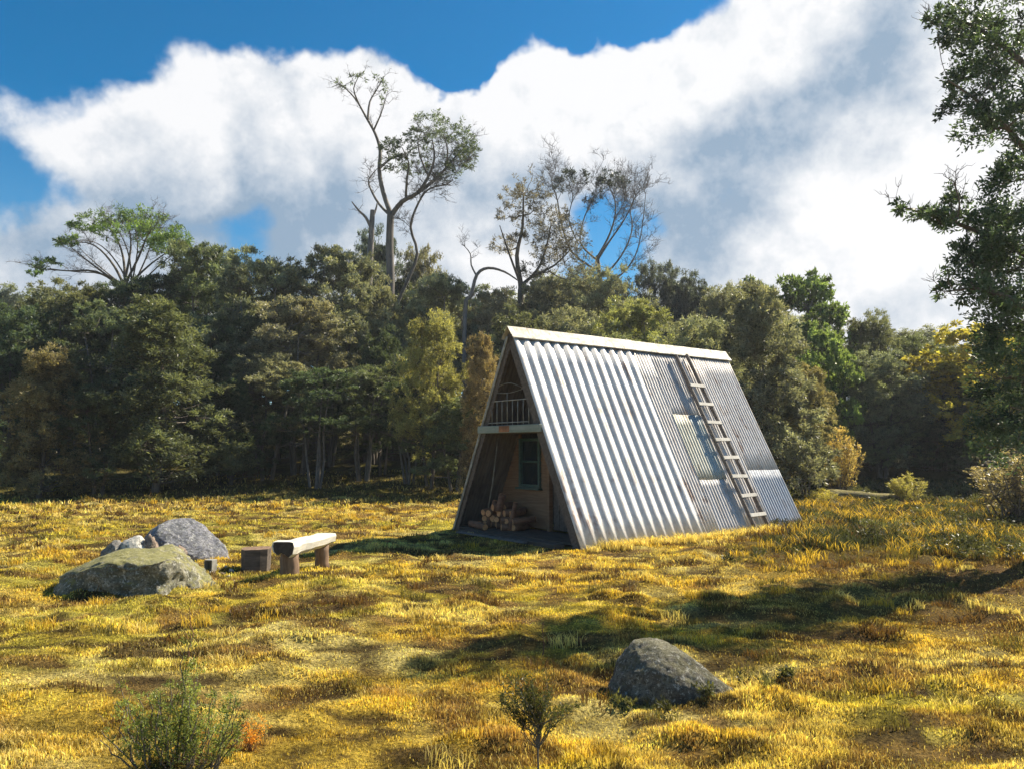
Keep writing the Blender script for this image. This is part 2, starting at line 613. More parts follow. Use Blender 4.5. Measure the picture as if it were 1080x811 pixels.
def build_grass():
    mg = mat_grass()
    parts = []
    zones = [(2.4, 5.5, 230000, .021, .0052), (5.5, 9, 250000, .022, .0074), (9, 14, 190000, .025, .0110), (14, 21, 110000, .034, .017), (21, 32, 60000, .07, .032)]
    for k, (r0, r1, n, h0, w0) in enumerate(zones):
        r = np.sqrt(RNG.uniform(r0 ** 2, r1 ** 2, n))
        th = RNG.uniform(-math.radians(46), math.radians(46), n)
        x, y = r * np.sin(th), r * np.cos(th)
        T = fbm(x / .55, y / .38, 71, 3)
        keep = (RNG.uniform(0, 1, n) < .22 + 1.3 * sstep(.34, .62, T)) & ~keep_off(x, y)
        x, y, T = x[keep], y[keep], T[keep]
        n = len(x)
        h = h0 * RNG.uniform(.5, 1.35, n) * (.6 + 1.1 * sstep(.42, .72, T))
        w = w0 * RNG.uniform(.6, 1.3, n)
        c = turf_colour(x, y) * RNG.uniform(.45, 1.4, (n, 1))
        c += (BROWN * .55 - c) * (RNG.uniform(0, 1, (n, 1)) < .17) * .85
        c += (STRAW * 1.1 - c) * ((RNG.uniform(0, 1, n) < .16) * (1 - sstep(.2, .36, x / y) * sstep(9, 13, y)))[:, None] * .7
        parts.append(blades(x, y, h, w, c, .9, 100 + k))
    add_grass('meadow_grass', parts, mg)
    # tussocks: longer clumps standing above the turf
    parts = []
    nt = 3600
    r = np.sqrt(RNG.uniform(3.0 ** 2, 25 ** 2, nt))
    th = RNG.uniform(-math.radians(44), math.radians(44), nt)
    tx, ty = r * np.sin(th), r * np.cos(th)
    dens = fbm(tx / 1.8, ty / 1.3, 83, 2)
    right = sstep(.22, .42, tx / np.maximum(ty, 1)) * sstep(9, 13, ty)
    ok = (RNG.uniform(0, 1, nt) < .12 + .45 * sstep(.45, .62, dens) + right) & ~keep_off(tx, ty)
    tx, ty, right = tx[ok], ty[ok], right[ok]
    # straw fringe along the roof foot
    us = RNG.uniform(0, HL, 70)
    fx = HUT.x + us * CY + (HW / 2 + RNG.uniform(.06, .4, 70)) * SY
    fy = HUT.y + us * SY - (HW / 2 + RNG.uniform(.06, .4, 70)) * CY
    fr = np.concatenate([np.zeros(len(tx)), np.ones(70)])
    tx, ty, right = np.concatenate([tx, fx]), np.concatenate([ty, fy]), np.concatenate([right, np.zeros(70)])
    for i in range(len(tx)):
        d = math.hypot(tx[i], ty[i])
        big = RNG.uniform(.5, 1.0) * (1.0 + .8 * right[i])
        nb = int((95 if d < 9 else 60) * big)
        rad = (.11 + .12 * right[i]) * big + .04
        a, q = RNG.uniform(0, 6.283, nb), rad * np.sqrt(RNG.uniform(0, 1, nb))
        x, y = tx[i] + q * np.cos(a), ty[i] + q * np.sin(a) * .8
        h = RNG.uniform(.45, 1.0, nb) * (.115 * big * (1.7 if fr[i] else 1 + .5 * right[i]))
        w = np.full(nb, max(.0035, .00105 * d)) * RNG.uniform(.7, 1.2, nb)
        pick = RNG.uniform()
        base = STRAW if ((pick < .30 and right[i] < .3) or fr[i]) else GOLD * .9 if pick < .5 else BROWN * .6 if pick < .8 else OLIVE * .8
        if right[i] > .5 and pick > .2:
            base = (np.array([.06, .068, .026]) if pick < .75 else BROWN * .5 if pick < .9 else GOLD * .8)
        c = base[None] * RNG.uniform(.6, 1.25, (nb, 1))
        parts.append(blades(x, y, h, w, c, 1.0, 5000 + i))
    add_grass('tussock_grass', parts, mg)


# ------------------------------------------------------------------ the hut
M['roof_bold'] = mat_metal('weathered zinc', (.66, .635, .62), (.80, .78, .76), .8, .46, .06)
M['roof_fine'] = mat_metal('old fine corrugated iron', (.62, .575, .55), (.74, .70, .67), .95, .55, .05)
M['roof_dark'] = mat_metal('slate grey iron', (.46, .44, .44), (.58, .56, .56), .5, .55, .1)
M['roof_yellow'] = mat_metal('yellowed sheet', (.56, .54, .44), (.66, .64, .55), .6, .6, .05)
M['roof_teal'] = mat_metal('teal sheet', (.36, .43, .44), (.47, .52, .52), .5, .6, .05)
M['roof_blue'] = mat_metal('bluish iron', (.34, .38, .46), (.46, .48, .52), .45, .62, .05)
M['cap'] = mat_metal('cream ridge cap', (.47, .435, .36), (.57, .53, .45), .9, .65, .05)
M['cladding'] = mat_wood('brown weatherboard', (.19, .10, .05), (.27, .155, .085), .8, (.6, 1, 14), 2, .3)
M['dark_timber'] = mat_wood('dark weathered timber', (.07, .055, .045), (.15, .12, .10), .85, (2, 10, 10), 2, .6)
M['lining'] = mat_wood('dark lining boards', (.10, .085, .075), (.18, .15, .13), .85, (8, 1, 1), 2, .5)
M['floor'] = mat_wood('old porch boards', (.045, .034, .025), (.09, .07, .055), .9, (10, 2, 10), 2, .6)
M['beam'] = mat_wood('pale green painted beam', (.20, .24, .20), (.29, .31, .27), .7, (8, .8, 8), 2, .3)
M['rusty'] = mat_plain('rusty stain', (.30, .13, .06), .85)
M['rail'] = mat_plain('pale grey rail', (.27, .26, .23), .6)
M['green_paint'] = mat_plain('dark green paint', (.035, .085, .075), .5, 20, .25)
M['ladder'] = mat_wood('grey ladder timber', (.10, .085, .08), (.20, .175, .16), .8, (3, 3, 12), 2, .5)
M['rung'] = mat_wood('pale ladder rung', (.44, .41, .37), (.58, .55, .50), .75, (10, 2, 2), 2, .4)


def glass_mat():
    m, t, b, co, _ = mat('window glass')
    b.inputs['Base Color'].default_value = (.012, .022, .026, 1)
    b.inputs['Roughness'].default_value = .06
    b.inputs['Specular IOR Level'].default_value = .6
    bump(t, b, t.noise(co, 2.5, 2, .5), .08, .02)
    return m


M['glass'] = glass_mat()


def rp(u, v, off=0.0, side=1):
    """point on a roof slope in hut space: along the ridge, up the slope 0..1, proud of the plane"""
    nl, nz = HH / SL, (HW / 2) / SL
    lat = side * (HW / 2 * (1 - v) + nl * off)
    return Vector((u, -lat, HH * v + nz * off))


def sheet(u0, u1, v0, v1, pitch, amp, side=1, off=0.0, sub=8, rows=10, thick=.004, sag=.006):
    nu = max(2, int(round((u1 - u0) / pitch * sub)))
    mb = MB()
    sd = random.random() * 50
    top, bot = [], []
    for j in range(rows + 1):
        v = v0 + (v1 - v0) * j / rows
        for i in range(nu + 1):
            u = u0 + (u1 - u0) * i / nu
            o = off + amp * math.sin(2 * math.pi * u / pitch) + sag * mnoise.noise((u * 1.3 + sd, v * 3, side))
            vv = v + (.0018 * mnoise.noise((u * 4, sd, 0)) if j in (0, rows) else 0)
            top.append(rp(u, vv, o, side))
            bot.append(rp(u, vv, o - thick, side))
    n = nu + 1
    b = len(top)
    fs = []
    for j in range(rows):
        for i in range(nu):
            a = j * n + i
            fs.append((a, a + 1, a + n + 1, a + n))
            fs.append((b + a, b + a + n, b + a + n + 1, b + a + 1))
    for i in range(nu):
        fs.append((i, b + i, b + i + 1, i + 1))
        a = rows * n + i
        fs.append((a, a + 1, b + a + 1, b + a))
    for j in range(rows):
        a, c = j * n, j * n + nu
        fs.append((a, a + n, b + a + n, b + a))
        fs.append((c, b + c, b + c + n, c + n))
    mb.add(top + bot, fs, True)
    return mb


def tri_panel(u, thick, z0, z1, inset=.03, mbx=None):
    mb = mbx or MB()
    def half(z):
        return HW / 2 * (1 - z / HH) - inset
    a, b = half(z0), max(.01, half(z1))
    vs = []
    for uu in (u, u + thick):
        vs += [(uu, a, z0), (uu, -a, z0), (uu, -b, z1), (uu, b, z1)]
    mb.add(vs, [(0, 3, 2, 1), (4, 5, 6, 7), (0, 1, 5, 4), (1, 2, 6, 5), (2, 3, 7, 6), (3, 0, 4, 7)])
    return mb


def build_hut():
    hut = empty('a_frame_hut', (HUT.x, HUT.y, 0), YAW)
    tag(hut, 'A-frame hut with corrugated iron roof reaching the grass and an open porch', 'hut')
    bold = HL * .5
    s = sheet(0, bold, -.006, .962, bold / 13, .0215, 1, .034, 10, 8)
    s.build('roof_sheet', M['roof_bold'], hut, 'bold wide-ribbed pale zinc sheeting on the front half of the roof')
    fp = .082
    # fine corrugated sheets laid in courses, slight laps between them
    def fine(u0, u1, v0, v1, mt, off, lab):
        sheet(u0, u1, v0, v1, fp, .0095, 1, off, 8, 6).build('roof_sheet', mt, hut, lab)
    fine(bold - .02, 3.46, -.004, .962, M['roof_fine'], .020, 'narrow column of old fine-ribbed sheet beside the bold ribs')
    fine(3.46, 4.30, .585, .962, M['roof_dark'], .018, 'slate grey fine-ribbed sheet at the top beside the ladder')
    fine(3.46, 3.92, .262, .60, M['roof_yellow'], .023, 'yellowed fine-ribbed sheet left of the ladder')
    fine(3.915, 4.36, .262, .60, M['roof_teal'], .0215, 'teal fine-ribbed sheet beside the ladder')
    fine(3.46, 4.36, -.003, .275, M['roof_dark'], .018, 'dull grey fine-ribbed sheet at the foot of the ladder')
    fine(4.28, 5.06, .0, .962, M['roof_fine'], .031, 'worn fine-ribbed sheet under the ladder')
    fine(5.05, HL, .29, .962, M['roof_fine'], .022, 'old fine-ribbed sheet at the top rear of the roof')
    fine(5.05, HL, -.006, .302, M['roof_blue'], .0255, 'bluish fine-ribbed sheet at the bottom rear corner')
    sheet(0, HL, -.006, .955, .17, .024, -1, .030, 6, 6).build('roof_sheet', M['roof_bold'], hut, 'corrugated sheeting of the far slope')
    # battens and lining under the iron, rafters at the front edge
    for sd in (1, -1):
        ln = MB()
        vs = []
        for (u, v) in ((.06, .0), (HL - .06, .0), (HL - .06, .985), (.06, .985)):
            vs.append(rp(u, v, -.012, sd))
        for (u, v) in ((.06, .0), (HL - .06, .0), (HL - .06, .985), (.06, .985)):
            vs.append(rp(u, v, -.030, sd))
        ln.add(vs, [(0, 1, 2, 3), (7, 6, 5, 4), (0, 4, 5, 1), (1, 5, 6, 2), (2, 6, 7, 3), (3, 7, 4, 0)])
        for k in range(22):
            u = .12 + k * .145
            if u < 1.4:
                ln.bar(rp(u, .0, -.036, sd), rp(u, .95, -.036, sd), .012, .12, (1, 0, 0), 0)
        ln.build('roof_lining', M['lining'], hut)
        rf = MB()
        rf.bar(rp(.035, -.01, -.075, sd), rp(.035, .975, -.075, sd), .17, .05, (1, 0, 0))
        rf.build('rafter', M['dark_timber'], hut)
        if sd == -1:
            bg = MB()
            bg.bar(rp(-.012, -.01, -.03, sd), rp(-.012, .965, -.03, sd), .055, .022, (1, 0, 0))
            bg.build('edge_trim', M['rail'], hut, 'thin pale trim down the left gable edge')
    # ridge capping: two lapped lengths folded over the ridge
    for k, (a, b, o) in enumerate(((-.05, 3.12, .080), (3.06, HL + .04, .072))):
        mb = MB()
        pr = []
        o -= .072
        for (v, q) in ((.941, .066), (.943, .074), (.958, .064), (.961, .055), (.980, .040), (.983, .034)):
            pr.append(rp(0, v, q + o, 1))
        apex = Vector((0, 0, HH + .036 + o))
        left = [Vector((0, -p.y, p.z)) for p in pr][::-1]
        prof = pr + [apex + Vector((0, -.008, -.004)), apex + Vector((0, .008, -.004))] + left
        inner = [p + Vector((0, 0, -.008)) for p in prof]
        n = len(prof)
        segs = 14
        vs = []
        for i in range(segs + 1):
            u = a + (b - a) * i / segs
            wv = .006 * mnoise.noise((u * 1.7, k, 3))
            vs += [Vector((u, p.y, p.z + wv)) for p in prof] + [Vector((u, p.y, p.z + wv)) for p in inner]
        fs = []
        for i in range(segs):
            for j in range(n - 1):
                q = i * 2 * n + j
                fs.append((q, q + 2 * n, q + 2 * n + 1, q + 1))
                q += n
                fs.append((q, q + 1, q + 2 * n + 1, q + 2 * n))
        for e in (0, segs):
            for j in range(n - 1):
                q = e * 2 * n + j
                fs.append((q, q + 1, q + n + 1, q + n))
        mb.add(vs, fs)
        mb.build('ridge_cap', M['cap'], hut)
    # porch front wall, set back under the roof
    wu = .9
    def half(z):
        return HW / 2 * (1 - z / HH) - .045
    wl = MB()
    z = .10
    lat_r = .02                                     # boards stop at the door jamb
    win = (-.86, -.20, .86, 1.80)
    while z < 1.86:
        z1 = z + .105
        def board(la, lb, lb2=None):
            if lb - la < .02:
                return
            vs = [(wu - .016, -la, z), (wu - .016, -lb, z), (wu, -lb, z1 - .002), (wu, -la, z1 - .002),
                  (wu + .03, -la, z), (wu + .03, -lb, z), (wu + .03, -lb, z1 - .002), (wu + .03, -la, z1 - .002)]
            wl.add(vs, [(0, 3, 2, 1), (4, 5, 6, 7), (0, 1, 5, 4), (1, 2, 6, 5), (2, 3, 7, 6), (3, 0, 4, 7)])
        L0 = -half(z1)
        if z1 > win[2] and z < win[3]:
            board(L0, win[0])
            board(win[1], lat_r)
        else:
            board(L0, lat_r)
        z = z1
    wl.build('front_wall', M['cladding'], hut)
    jb = MB()
    jb.box((wu - .01, -.06, .94), (.09, .07, 1.76), None, .005)
    jb.box((wu - .01, -.74, .88), (.09, .06, 1.64), None, .005)
    jb.build('door_frame', M['cladding'], hut)
    dr = MB()
    dr.box((wu + .06, -.40, .90), (.04, .60, 1.60), None, .004)
    for q in (-.2, 0, .2):
        dr.box((wu + .035, -.40 + q, .90), (.012, .17, 1.55), None, .003)
    dr.build('door', M['dark_timber'], hut, 'dark plank door in the porch shade')
    w = MB()
    la, lb, z0, z1 = win
    fw = .055
    for (c, sz) in (((wu - .02, -(la + fw / 2), (z0 + z1) / 2), (.07, fw, z1 - z0)), ((wu - .02, -(lb - fw / 2), (z0 + z1) / 2), (.07, fw, z1 - z0)),
                    ((wu - .018, -(la + lb) / 2, z0 + fw / 2), (.066, lb - la - 2 * fw, fw)), ((wu - .018, -(la + lb) / 2, z1 - fw / 2), (.066, lb - la - 2 * fw, fw)),
                    ((wu - .010, -(la + lb) / 2, (z0 + z1) / 2 + .02), (.05, lb - la - 2 * fw, .035))):
        w.box(c, sz, None, .004)
    wf = w.build('window', M['green_paint'], hut)
    pn = MB()
    pn.box((wu + .012, -(la + lb) / 2, (z0 + z1) / 2), (.006, lb - la - .09, z1 - z0 - .09))
    pn.build('pane', M['glass'], wf)
    si = MB()
    si.box((wu - .055, -(la + lb) / 2, z0 - .024), (.12, lb - la + .08, .04), None, .005)
    si.build('sill', M['green_paint'], wf)
    fl = MB()
    for k in range(6):
        fl.box((.10 + k * .15, 0, .055), (.142, HW - .28 + (k % 2) * .03, .035), None, .004)
    fl.build('porch_floor', M['floor'], hut)
    # loft: deck, painted beam, railing and the wall behind
    dk = MB()
    dk.box((.50, 0, 1.91), (.74, 2 * half(1.95), .05), None, .004)
    dk.build('loft_deck', M['dark_timber'], hut)
    bm_ = MB()
    hz = HW / 2 * (1 - 1.95 / HH) + .03
    bm_.box((-.03, 0, 1.955), (.055, 2 * hz, .135), None, .006)
    b_ = bm_.build('loft_beam', M['beam'], hut, 'pale green painted beam with a rust stain')
    sb = MB()
    sb.box((-.0605, .08, 1.958), (.004, .32, .115), None, 0)
    sb.build('rust_stain', M['rusty'], b_)
    rl = MB()
    la, lb = -.74, .56
    rl.tube([(.02, -la, 2.475), (.02, -lb, 2.475)], [.011, .011], 6)
    rl.tube([(.02, -la, 2.075), (.02, -lb, 2.075)], [.010, .010], 6)
    for k in range(9):
        q = la + (lb - la) * k / 8
        top = 2.62 if k == 4 else 2.475
        rl.tube([(.02, -q, 2.03), (.02, -q, top)], [.0085, .0085], 6)
    arc = [(.02, -(la + .16 + (lb - la - .32) * k / 16), 2.66 + .13 * math.sin(math.pi * k / 16)) for k in range(17)]
    rl.tube(arc, [.005] * 17, 5)
    arc = [(.02, -(la + .16 + (lb - la - .32) * k / 16), 2.66 - .05 * math.sin(math.pi * k / 16)) for k in range(17)]
    rl.tube(arc, [.0045] * 17, 5)
    rl.build('railing', M['rail'], hut)
    tri_panel(.62, .03, 2.86, 3.70).build('loft_wall', M['dark_timber'], hut)
    lw = MB()
    lw.box((.60, 0, 2.85), (.05, 2 * half(2.85), .06), None, .004)
    lw.build('loft_rail', M['lining'], hut)
    tri_panel(.86, .03, 1.94, 2.86, .05).build('loft_wall', M['lining'], hut)
    tri_panel(HL - .10, .04, .02, 3.70).build('rear_wall', M['cladding'], hut)
    st = MB()
    st.box((-.16, -.15, .02), (.22, 2.9, .09), None, .01)
    st.build('door_step', M['floor'], hut)
    return hut


hut = None


def hut_world(p):
    p = Vector(p)
    return Vector((HUT.x + p.x * CY - p.y * SY, HUT.y + p.x * SY + p.y * CY, p.z))


def build_ladder():
    root = empty('roof_ladder', (HUT.x, HUT.y, 0), YAW)
    tag(root, 'long grey timber ladder lying up the roof with its top rungs missing', 'ladder')
    def pts(f):
        return 4.20 + (4.37 - 4.20) * (1 - f / .93), 4.56 + (4.80 - 4.56) * (1 - f / .93)
    n = (rp(4, .5, 1) - rp(4, .5, 0))
    for k in (0, 1):
        mb = MB()
        mb.bar(rp(pts(.0)[k], .0, .125), rp(pts(.93)[k], .93 + .01 * k, .12), .042, .075, n, .006)
        mb.build('stringer', M['ladder'], root)
    for f in (.75, .645, .545, .45, .355, .26, .16, .065):
        a, b = pts(f)
        mb = MB()
        mb.bar(rp(a - .035, f, .168), rp(b + .035, f + random.uniform(-.003, .003), .168), .075, .022, n, .005)
        mb.build('rung', M['rung'], root)


M['log_bark'] = mat_wood('log bark', (.13, .055, .032), (.26, .125, .07), .9, (2, 10, 10), 2, .8)
M['log_cut'] = mat_wood('fresh cut log end', (.50, .20, .075), (.72, .36, .16), .8, (8, 8, 8), 2, .3)
M['bench_top'] = mat_wood('sun bleached plank', (.52, .49, .43), (.70, .66, .58), .75, (2, 12, 12), 2, .4)
M['end_grain'] = mat_wood('dark old end grain', (.03, .024, .02), (.07, .055, .045), .9, (6, 6, 6), 3, .6)
M['stump_wood'] = mat_wood('stump timber', (.12, .07, .042), (.24, .155, .10), .85, (10, 10, 1.5), 2, .7)


def log_obj(a, b, r, name='firewood_log', n=10, bark=None, cut=None):
    a, b = Vector(a), Vector(b)
    root = empty(name, a)
    mb = MB()
    pts = [(b - a) * f for f in (0, .35, .7, 1)]
    mb.tube(pts, [r, r * 1.03, r * .98, r * .97], n, True, .07)
    mb.build('bark', bark or M['log_bark'], root)
    d = (b - a).normalized()
    for p, s in ((Vector(), -1), (b - a, 1)):
        e = MB()
        e.tube([p + d * s * .001, p + d * s * .006], [r * .88, r * .86], n)
        e.build('cut_end', cut or M['log_cut'], root)
    return root


def build_firewood():
    rr = random.Random(4)
    rows = [(0, 9), (1, 8), (2, 6), (3, 3)]
    first = None
    lat0 = -1.34
    for k, cnt in rows:
        for i in range(cnt):
            r = rr.uniform(.055, .075)
            lat = lat0 + k * .09 + i * .128 + rr.uniform(-.02, .02)
            z = .075 + .062 + k * .115 + rr.uniform(-.008, .012)
            if abs(lat) > HW / 2 * (1 - z / HH) - .16:
                continue
            u = .36 + rr.uniform(-.10, .06)
            tl = rr.uniform(-.28, .28)
            u += rr.uniform(-.08, .06)
            a = hut_world((u, -lat, z))
            b = hut_world((u + .40, -lat - tl, z + rr.uniform(-.02, .05)))
            o = log_obj(a, b, r)
            tag(o, 'short split log in the firewood pile under the porch', 'firewood', 'firewood stacked in the porch')
    o = log_obj(hut_world((.10, 1.42, .15)), hut_world((.02, .80, .13)), .065, 'firewood_log', 12)
    tag(o, 'long pale log lying across the front of the firewood pile', 'firewood', 'firewood stacked in the porch')
    for (u, lat, tu, tl, r, lab) in ((.30, -1.12, .10, .10, .05, 'log leaning upright at the left end of the firewood pile'),
                                     (.32, -.78, .12, -.05, .07, 'thick log standing on end at the top of the firewood pile'),
                                     (.30, -.40, .10, .05, .045, 'thin split log leaning upright at the right of the firewood pile')):
        o = log_obj(hut_world((u, -lat, .10 if lat != -.78 else .40)), hut_world((u + tu, -lat - tl, .60 if lat != -.78 else .72)), r)
        tag(o, lab, 'firewood', 'firewood stacked in the porch')
    # loose board on the ground in front of the step
    a, b = hut_world((-.42, 1.05, .05)), hut_world((-.36, -.95, .045))
    mb = MB()
    mb.bar(Vector(), b - a, .10, .025, (0, 0, 1), .004)
    o = mb.build('loose_board', M['ladder'])
    o.location = a + Vector((0, 0, gz(a.x, a.y) + .0))
    tag(o, 'weathered board lying on the ground before the porch', 'board')
    # pole leaning inside the porch against the left slope
    a, b = hut_world((.45, 1.42, .10)), hut_world((.40, .93, 1.80))
    mb = MB()
    mb.tube([Vector(), (b - a) * .5 + Vector((.02, 0, 0)), b - a], [.014, .013, .011], 7)
    o = mb.build('leaning_pole', M['rail'])
    o.location = a
    tag(o, 'thin pale pole leaning inside the porch against the left slope', 'pole')


# ------------------------------------------------------------------ rocks, bench, stump
def rock(name, loc, dims, mt, seed, shape=None, rough=.16, rz=0, sub=6, cuts=7, box=0, fine=.05):
    import bmesh
    bm = bmesh.new()
    bmesh.ops.create_icosphere(bm, subdivisions=sub, radius=1)
    rr = random.Random(seed)
    planes = []
    for k in range(cuts):
        d = Vector((rr.uniform(-1, 1), rr.uniform(-1, 1), rr.uniform(-.2, .9))).normalized()
        planes.append((d, rr.uniform(.70, .9)))
    for v in bm.verts:
        p = v.co.copy()
        if box:
            p = p / max(abs(p.x), abs(p.y), abs(p.z)) ** box
        for d, c in planes:
            e = p.dot(d) - c
            if e > 0:
                p -= d * e * .85
        s = 1 + rough * mnoise.fractal(p * 1.6 + Vector((seed, 0, 0)), .9, 2.1, 4) + fine * mnoise.fractal(p * 9 + Vector((0, seed, 0)), .9, 2, 5)
        p = p * s
        if shape:
            p = shape(p)
        v.co = Vector((p.x * dims[0] / 2, p.y * dims[1] / 2, p.z * dims[2]))
    me = bpy.data.meshes.new(name)
    bm.to_mesh(me)
    bm.free()
    me.polygons.foreach_set('use_smooth', [True] * len(me.polygons))
    o = link_mesh(name, me, mt)
    o.location = loc
    o.rotation_euler.z = rz
    return o


M['granite'] = mat_rock('grey granite', (.08, .07, .052), (.25, .23, .185), .5, (.13, .12, .04), .85, 46)
M['mossy'] = mat_rock('mossy granite', (.10, .10, .06), (.36, .335, .25), .7, (.26, .24, .06), .9, 34)
M['blue_granite'] = mat_rock('blue grey granite', (.12, .125, .155), (.29, .285, .32), .1, (.12, .13, .05), .6, 26)
M['pale_stone'] = mat_rock('pale stone', (.55, .52, .46), (.68, .65, .58), 0, lich=.3)
M['brown_stone'] = mat_rock('brown stone', (.24, .17, .13), (.36, .27, .21), 0, lich=.3)
M['grey_stone'] = mat_rock('dull grey stone', (.22, .20, .18), (.33, .31, .28), 0, lich=.4)


def build_rocks():
    def s1(p):       # peak left of the middle, long fall to the right
        z = max(p.z, -.25)
        x = p.x + .30 * (1 - min(1, abs(p.x))) * 0
        k = 1 - .26 * max(0, p.x + .15) - .5 * max(0, -p.x - .45)
        return Vector((p.x - .20 * max(0, z), p.y, z * k))
    o = rock('boulder', (1.12, 5.26, gz(1.12, 5.26) - .07), (.90, .64, .43), M['granite'], 5, s1, .07, 0, 6, 3, .12, .018)
    tag(o, 'lichen-spotted grey boulder alone in the foreground grass', 'boulder', 'boulders in the clearing')

    def s2(p):       # broad low slab: thin at the left, blunt at the right
        z = max(p.z, -.3)
        e = .70 + .16 * p.y + .10 * mnoise.noise(p * 2.5)
        z = z if z < e else e + .25 * (z - e)
        k = .50 + .50 * sstep(-1.0, .1, p.x)
        return Vector((p.x, p.y * (.75 + .25 * sstep(-1, 0, p.x)), z * k * 1.5))
    o = rock('boulder', (-4.41, 9.02, gz(-4.27, 9.22) - .08), (1.74, 1.5, .47), M['mossy'], 12, s2, .12, -.14, 6, 3, .42, .035)
    tag(o, 'broad flat-topped mossy boulder in front of the smaller stones', 'boulder', 'boulders in the clearing')

    def s3(p):
        z = max(p.z, -.3)
        k = 1 + .12 * p.x
        return Vector((p.x, p.y, z * k))
    o = rock('boulder', (-4.86, 11.35, gz(-4.70, 11.35) - .07), (1.32, 1.05, .70), M['blue_granite'], 23, s3, .06, 0, 6, 2, .15, .018)
    tag(o, 'rounded blue-grey boulder behind the mossy slab', 'boulder', 'boulders in the clearing')
    for (px, py, Y, dm, mt, lab, sd) in (
            (143, 572, 9.72, (.42, .28, .13), 'pale_stone', 'whitish stone on the far edge of the mossy boulder', 3),
            (123, 577, 9.68, (.34, .26, .13), 'grey_stone', 'dull grey flat stone left of the whitish stone', 4),
            (158, 571, 9.78, (.22, .2, .15), 'brown_stone', 'brown stone between the whitish stone and the blue-grey boulder', 6),
            (176, 578, 9.7, (.18, .16, .10), 'pale_stone', 'small pale stone below the blue-grey boulder', 8),
            (190, 579, 9.72, (.18, .15, .09), 'brown_stone', 'small brown stone beside the foot of the blue-grey boulder', 9)):
        p = P(px, py, Y)
        z = gz(p.x, p.y)
        o = rock('stone', (p.x, p.y, p.z - dm[2] * .6), (dm[0], dm[1], dm[2] * 1.2), M[mt], sd, lambda q: Vector((q.x, q.y, max(q.z, -.1))), .2, random.uniform(0, 1), 4)
        tag(o, lab, 'stone', 'small stones around the fireplace')
    # ash-grey pebbles by the slab's right foot
    peb = random.Random(3)
    for k in range(16):
        p = P(peb.uniform(218, 250), peb.uniform(598, 608), 1)
        d = Vector(p) - Vector((0, 0, CAM_H))
        tt = CAM_H / -d.z
        x, y = d.x * tt, d.y * tt
        s = peb.uniform(.03, .07)
        o = rock('pebble', (x, y, gz(x, y) + .012), (s, s * .8, s * .45), M['pale_stone' if k % 3 else 'brown_stone'], k, None, .2, k, 2, 3)
        tag(o, 'pale pebble scattered on bare ground right of the mossy boulder', 'pebble', 'pebbles right of the mossy boulder')
    # a small open-fronted tin
    p = P(222, 598, 10.0)
    root = empty('square_tin', (p.x, p.y, gz(p.x, p.y)), -.3)
    tag(root, 'small square pale tin standing in the grass by the right end of the mossy boulder', 'tin')
    mb = MB()
    hgt = .15
    for sx in (-1, 1):
        mb.box((sx * .055, 0, hgt / 2), (.012, .10, hgt), None, .002)
    mb.box((0, 0, hgt - .006), (.098, .10, .012), None, .002)
    mb.box((0, 0, .006), (.098, .10, .012), None, .002)
    mb.box((0, .045, hgt / 2), (.098, .008, hgt - .03), None, .001)
    mb.build('tin_body', M['rail'], root)
    # squared stump
    x, y = -3.42, 10.28
    root = empty('log_stump', (x, y, gz(x, y)), .35)
    tag(root, 'short squared log stump between the boulders and the bench', 'stump')
    mb = MB()
    n = 14
    prof = []
    for i in range(n):
        a = 2 * math.pi * i / n
        r = .185 * (1 / max(abs(math.cos(a)), abs(math.sin(a)))) ** .6 * random.uniform(.90, 1.08)
        prof.append((r * math.cos(a), r * math.sin(a)))
    zz = [-.05, .08, .2, .285]
    vs = [(px_ * (1 + .02 * k), py_ * (1 + .02 * (k % 2)), z) for k, z in enumerate(zz) for (px_, py_) in prof]
    fs = [(k * n + i, k * n + (i + 1) % n, (k + 1) * n + (i + 1) % n, (k + 1) * n + i) for k in range(3) for i in range(n)]
    mb.add(vs, fs)
    mb.build('bark', M['dark_timber'], root)  # darker timber stands in for the shade on the stump's sides
    tp = MB()
    tp.add([(a * 1.05, b * 1.02, .288) for a, b in prof] + [(a * 1.05, b * 1.02, .284) for a, b in prof], [tuple(range(n)), tuple(range(2 * n - 1, n - 1, -1))] + [(i, n + i, n + (i + 1) % n, (i + 1) % n) for i in range(n)])
    tp.build('cut_top', M['stump_wood'], root)
    # bench: half log plank on two log posts
    A, B = Vector((-2.77, 9.42)), Vector((-2.52, 10.42))
    z0 = gz(-2.7, 10)
    root = empty('log_bench', (A.x, A.y, z0))
    tag(root, 'rough half-log bench on two log posts facing the boulders', 'bench')
    d2 = (B - A)
    yaw = math.atan2(d2.y, d2.x)
    root.rotation_euler.z = yaw
    Lb = d2.length + .12
    pl = MB()
    prof = [(-.17, .0), (-.15, .05), (-.10, .055), (.10, .05), (.155, .045), (.17, 0), (.15, -.07), (.09, -.115), (.03, -.085), (-.03, -.10), (-.09, -.135), (-.15, -.09)]
    n = len(prof)
    zt = .40
    vs, fs = [], []
    S = 10
    for i in range(S + 1):
        f = i / S
        for (a, b) in prof:
            vs.append((-.06 + Lb * f, .84 * a * (1 - .18 * f) + .03 * mnoise.noise((f * 4, a * 9, 0)), zt + b * (1 - .25 * f) + .022 * mnoise.noise((f * 5, a * 7, 4))))
    for i in range(S):
        for j in range(n):
            fs.append((i * n + j, i * n + (j + 1) % n, (i + 1) * n + (j + 1) % n, (i + 1) * n + j))
    fs += [tuple(range(n))[::-1], tuple(S * n + j for j in range(n))]
    pl.add(vs, fs)
    pl.build('seat', M['bench_top'], root)
    en = MB()
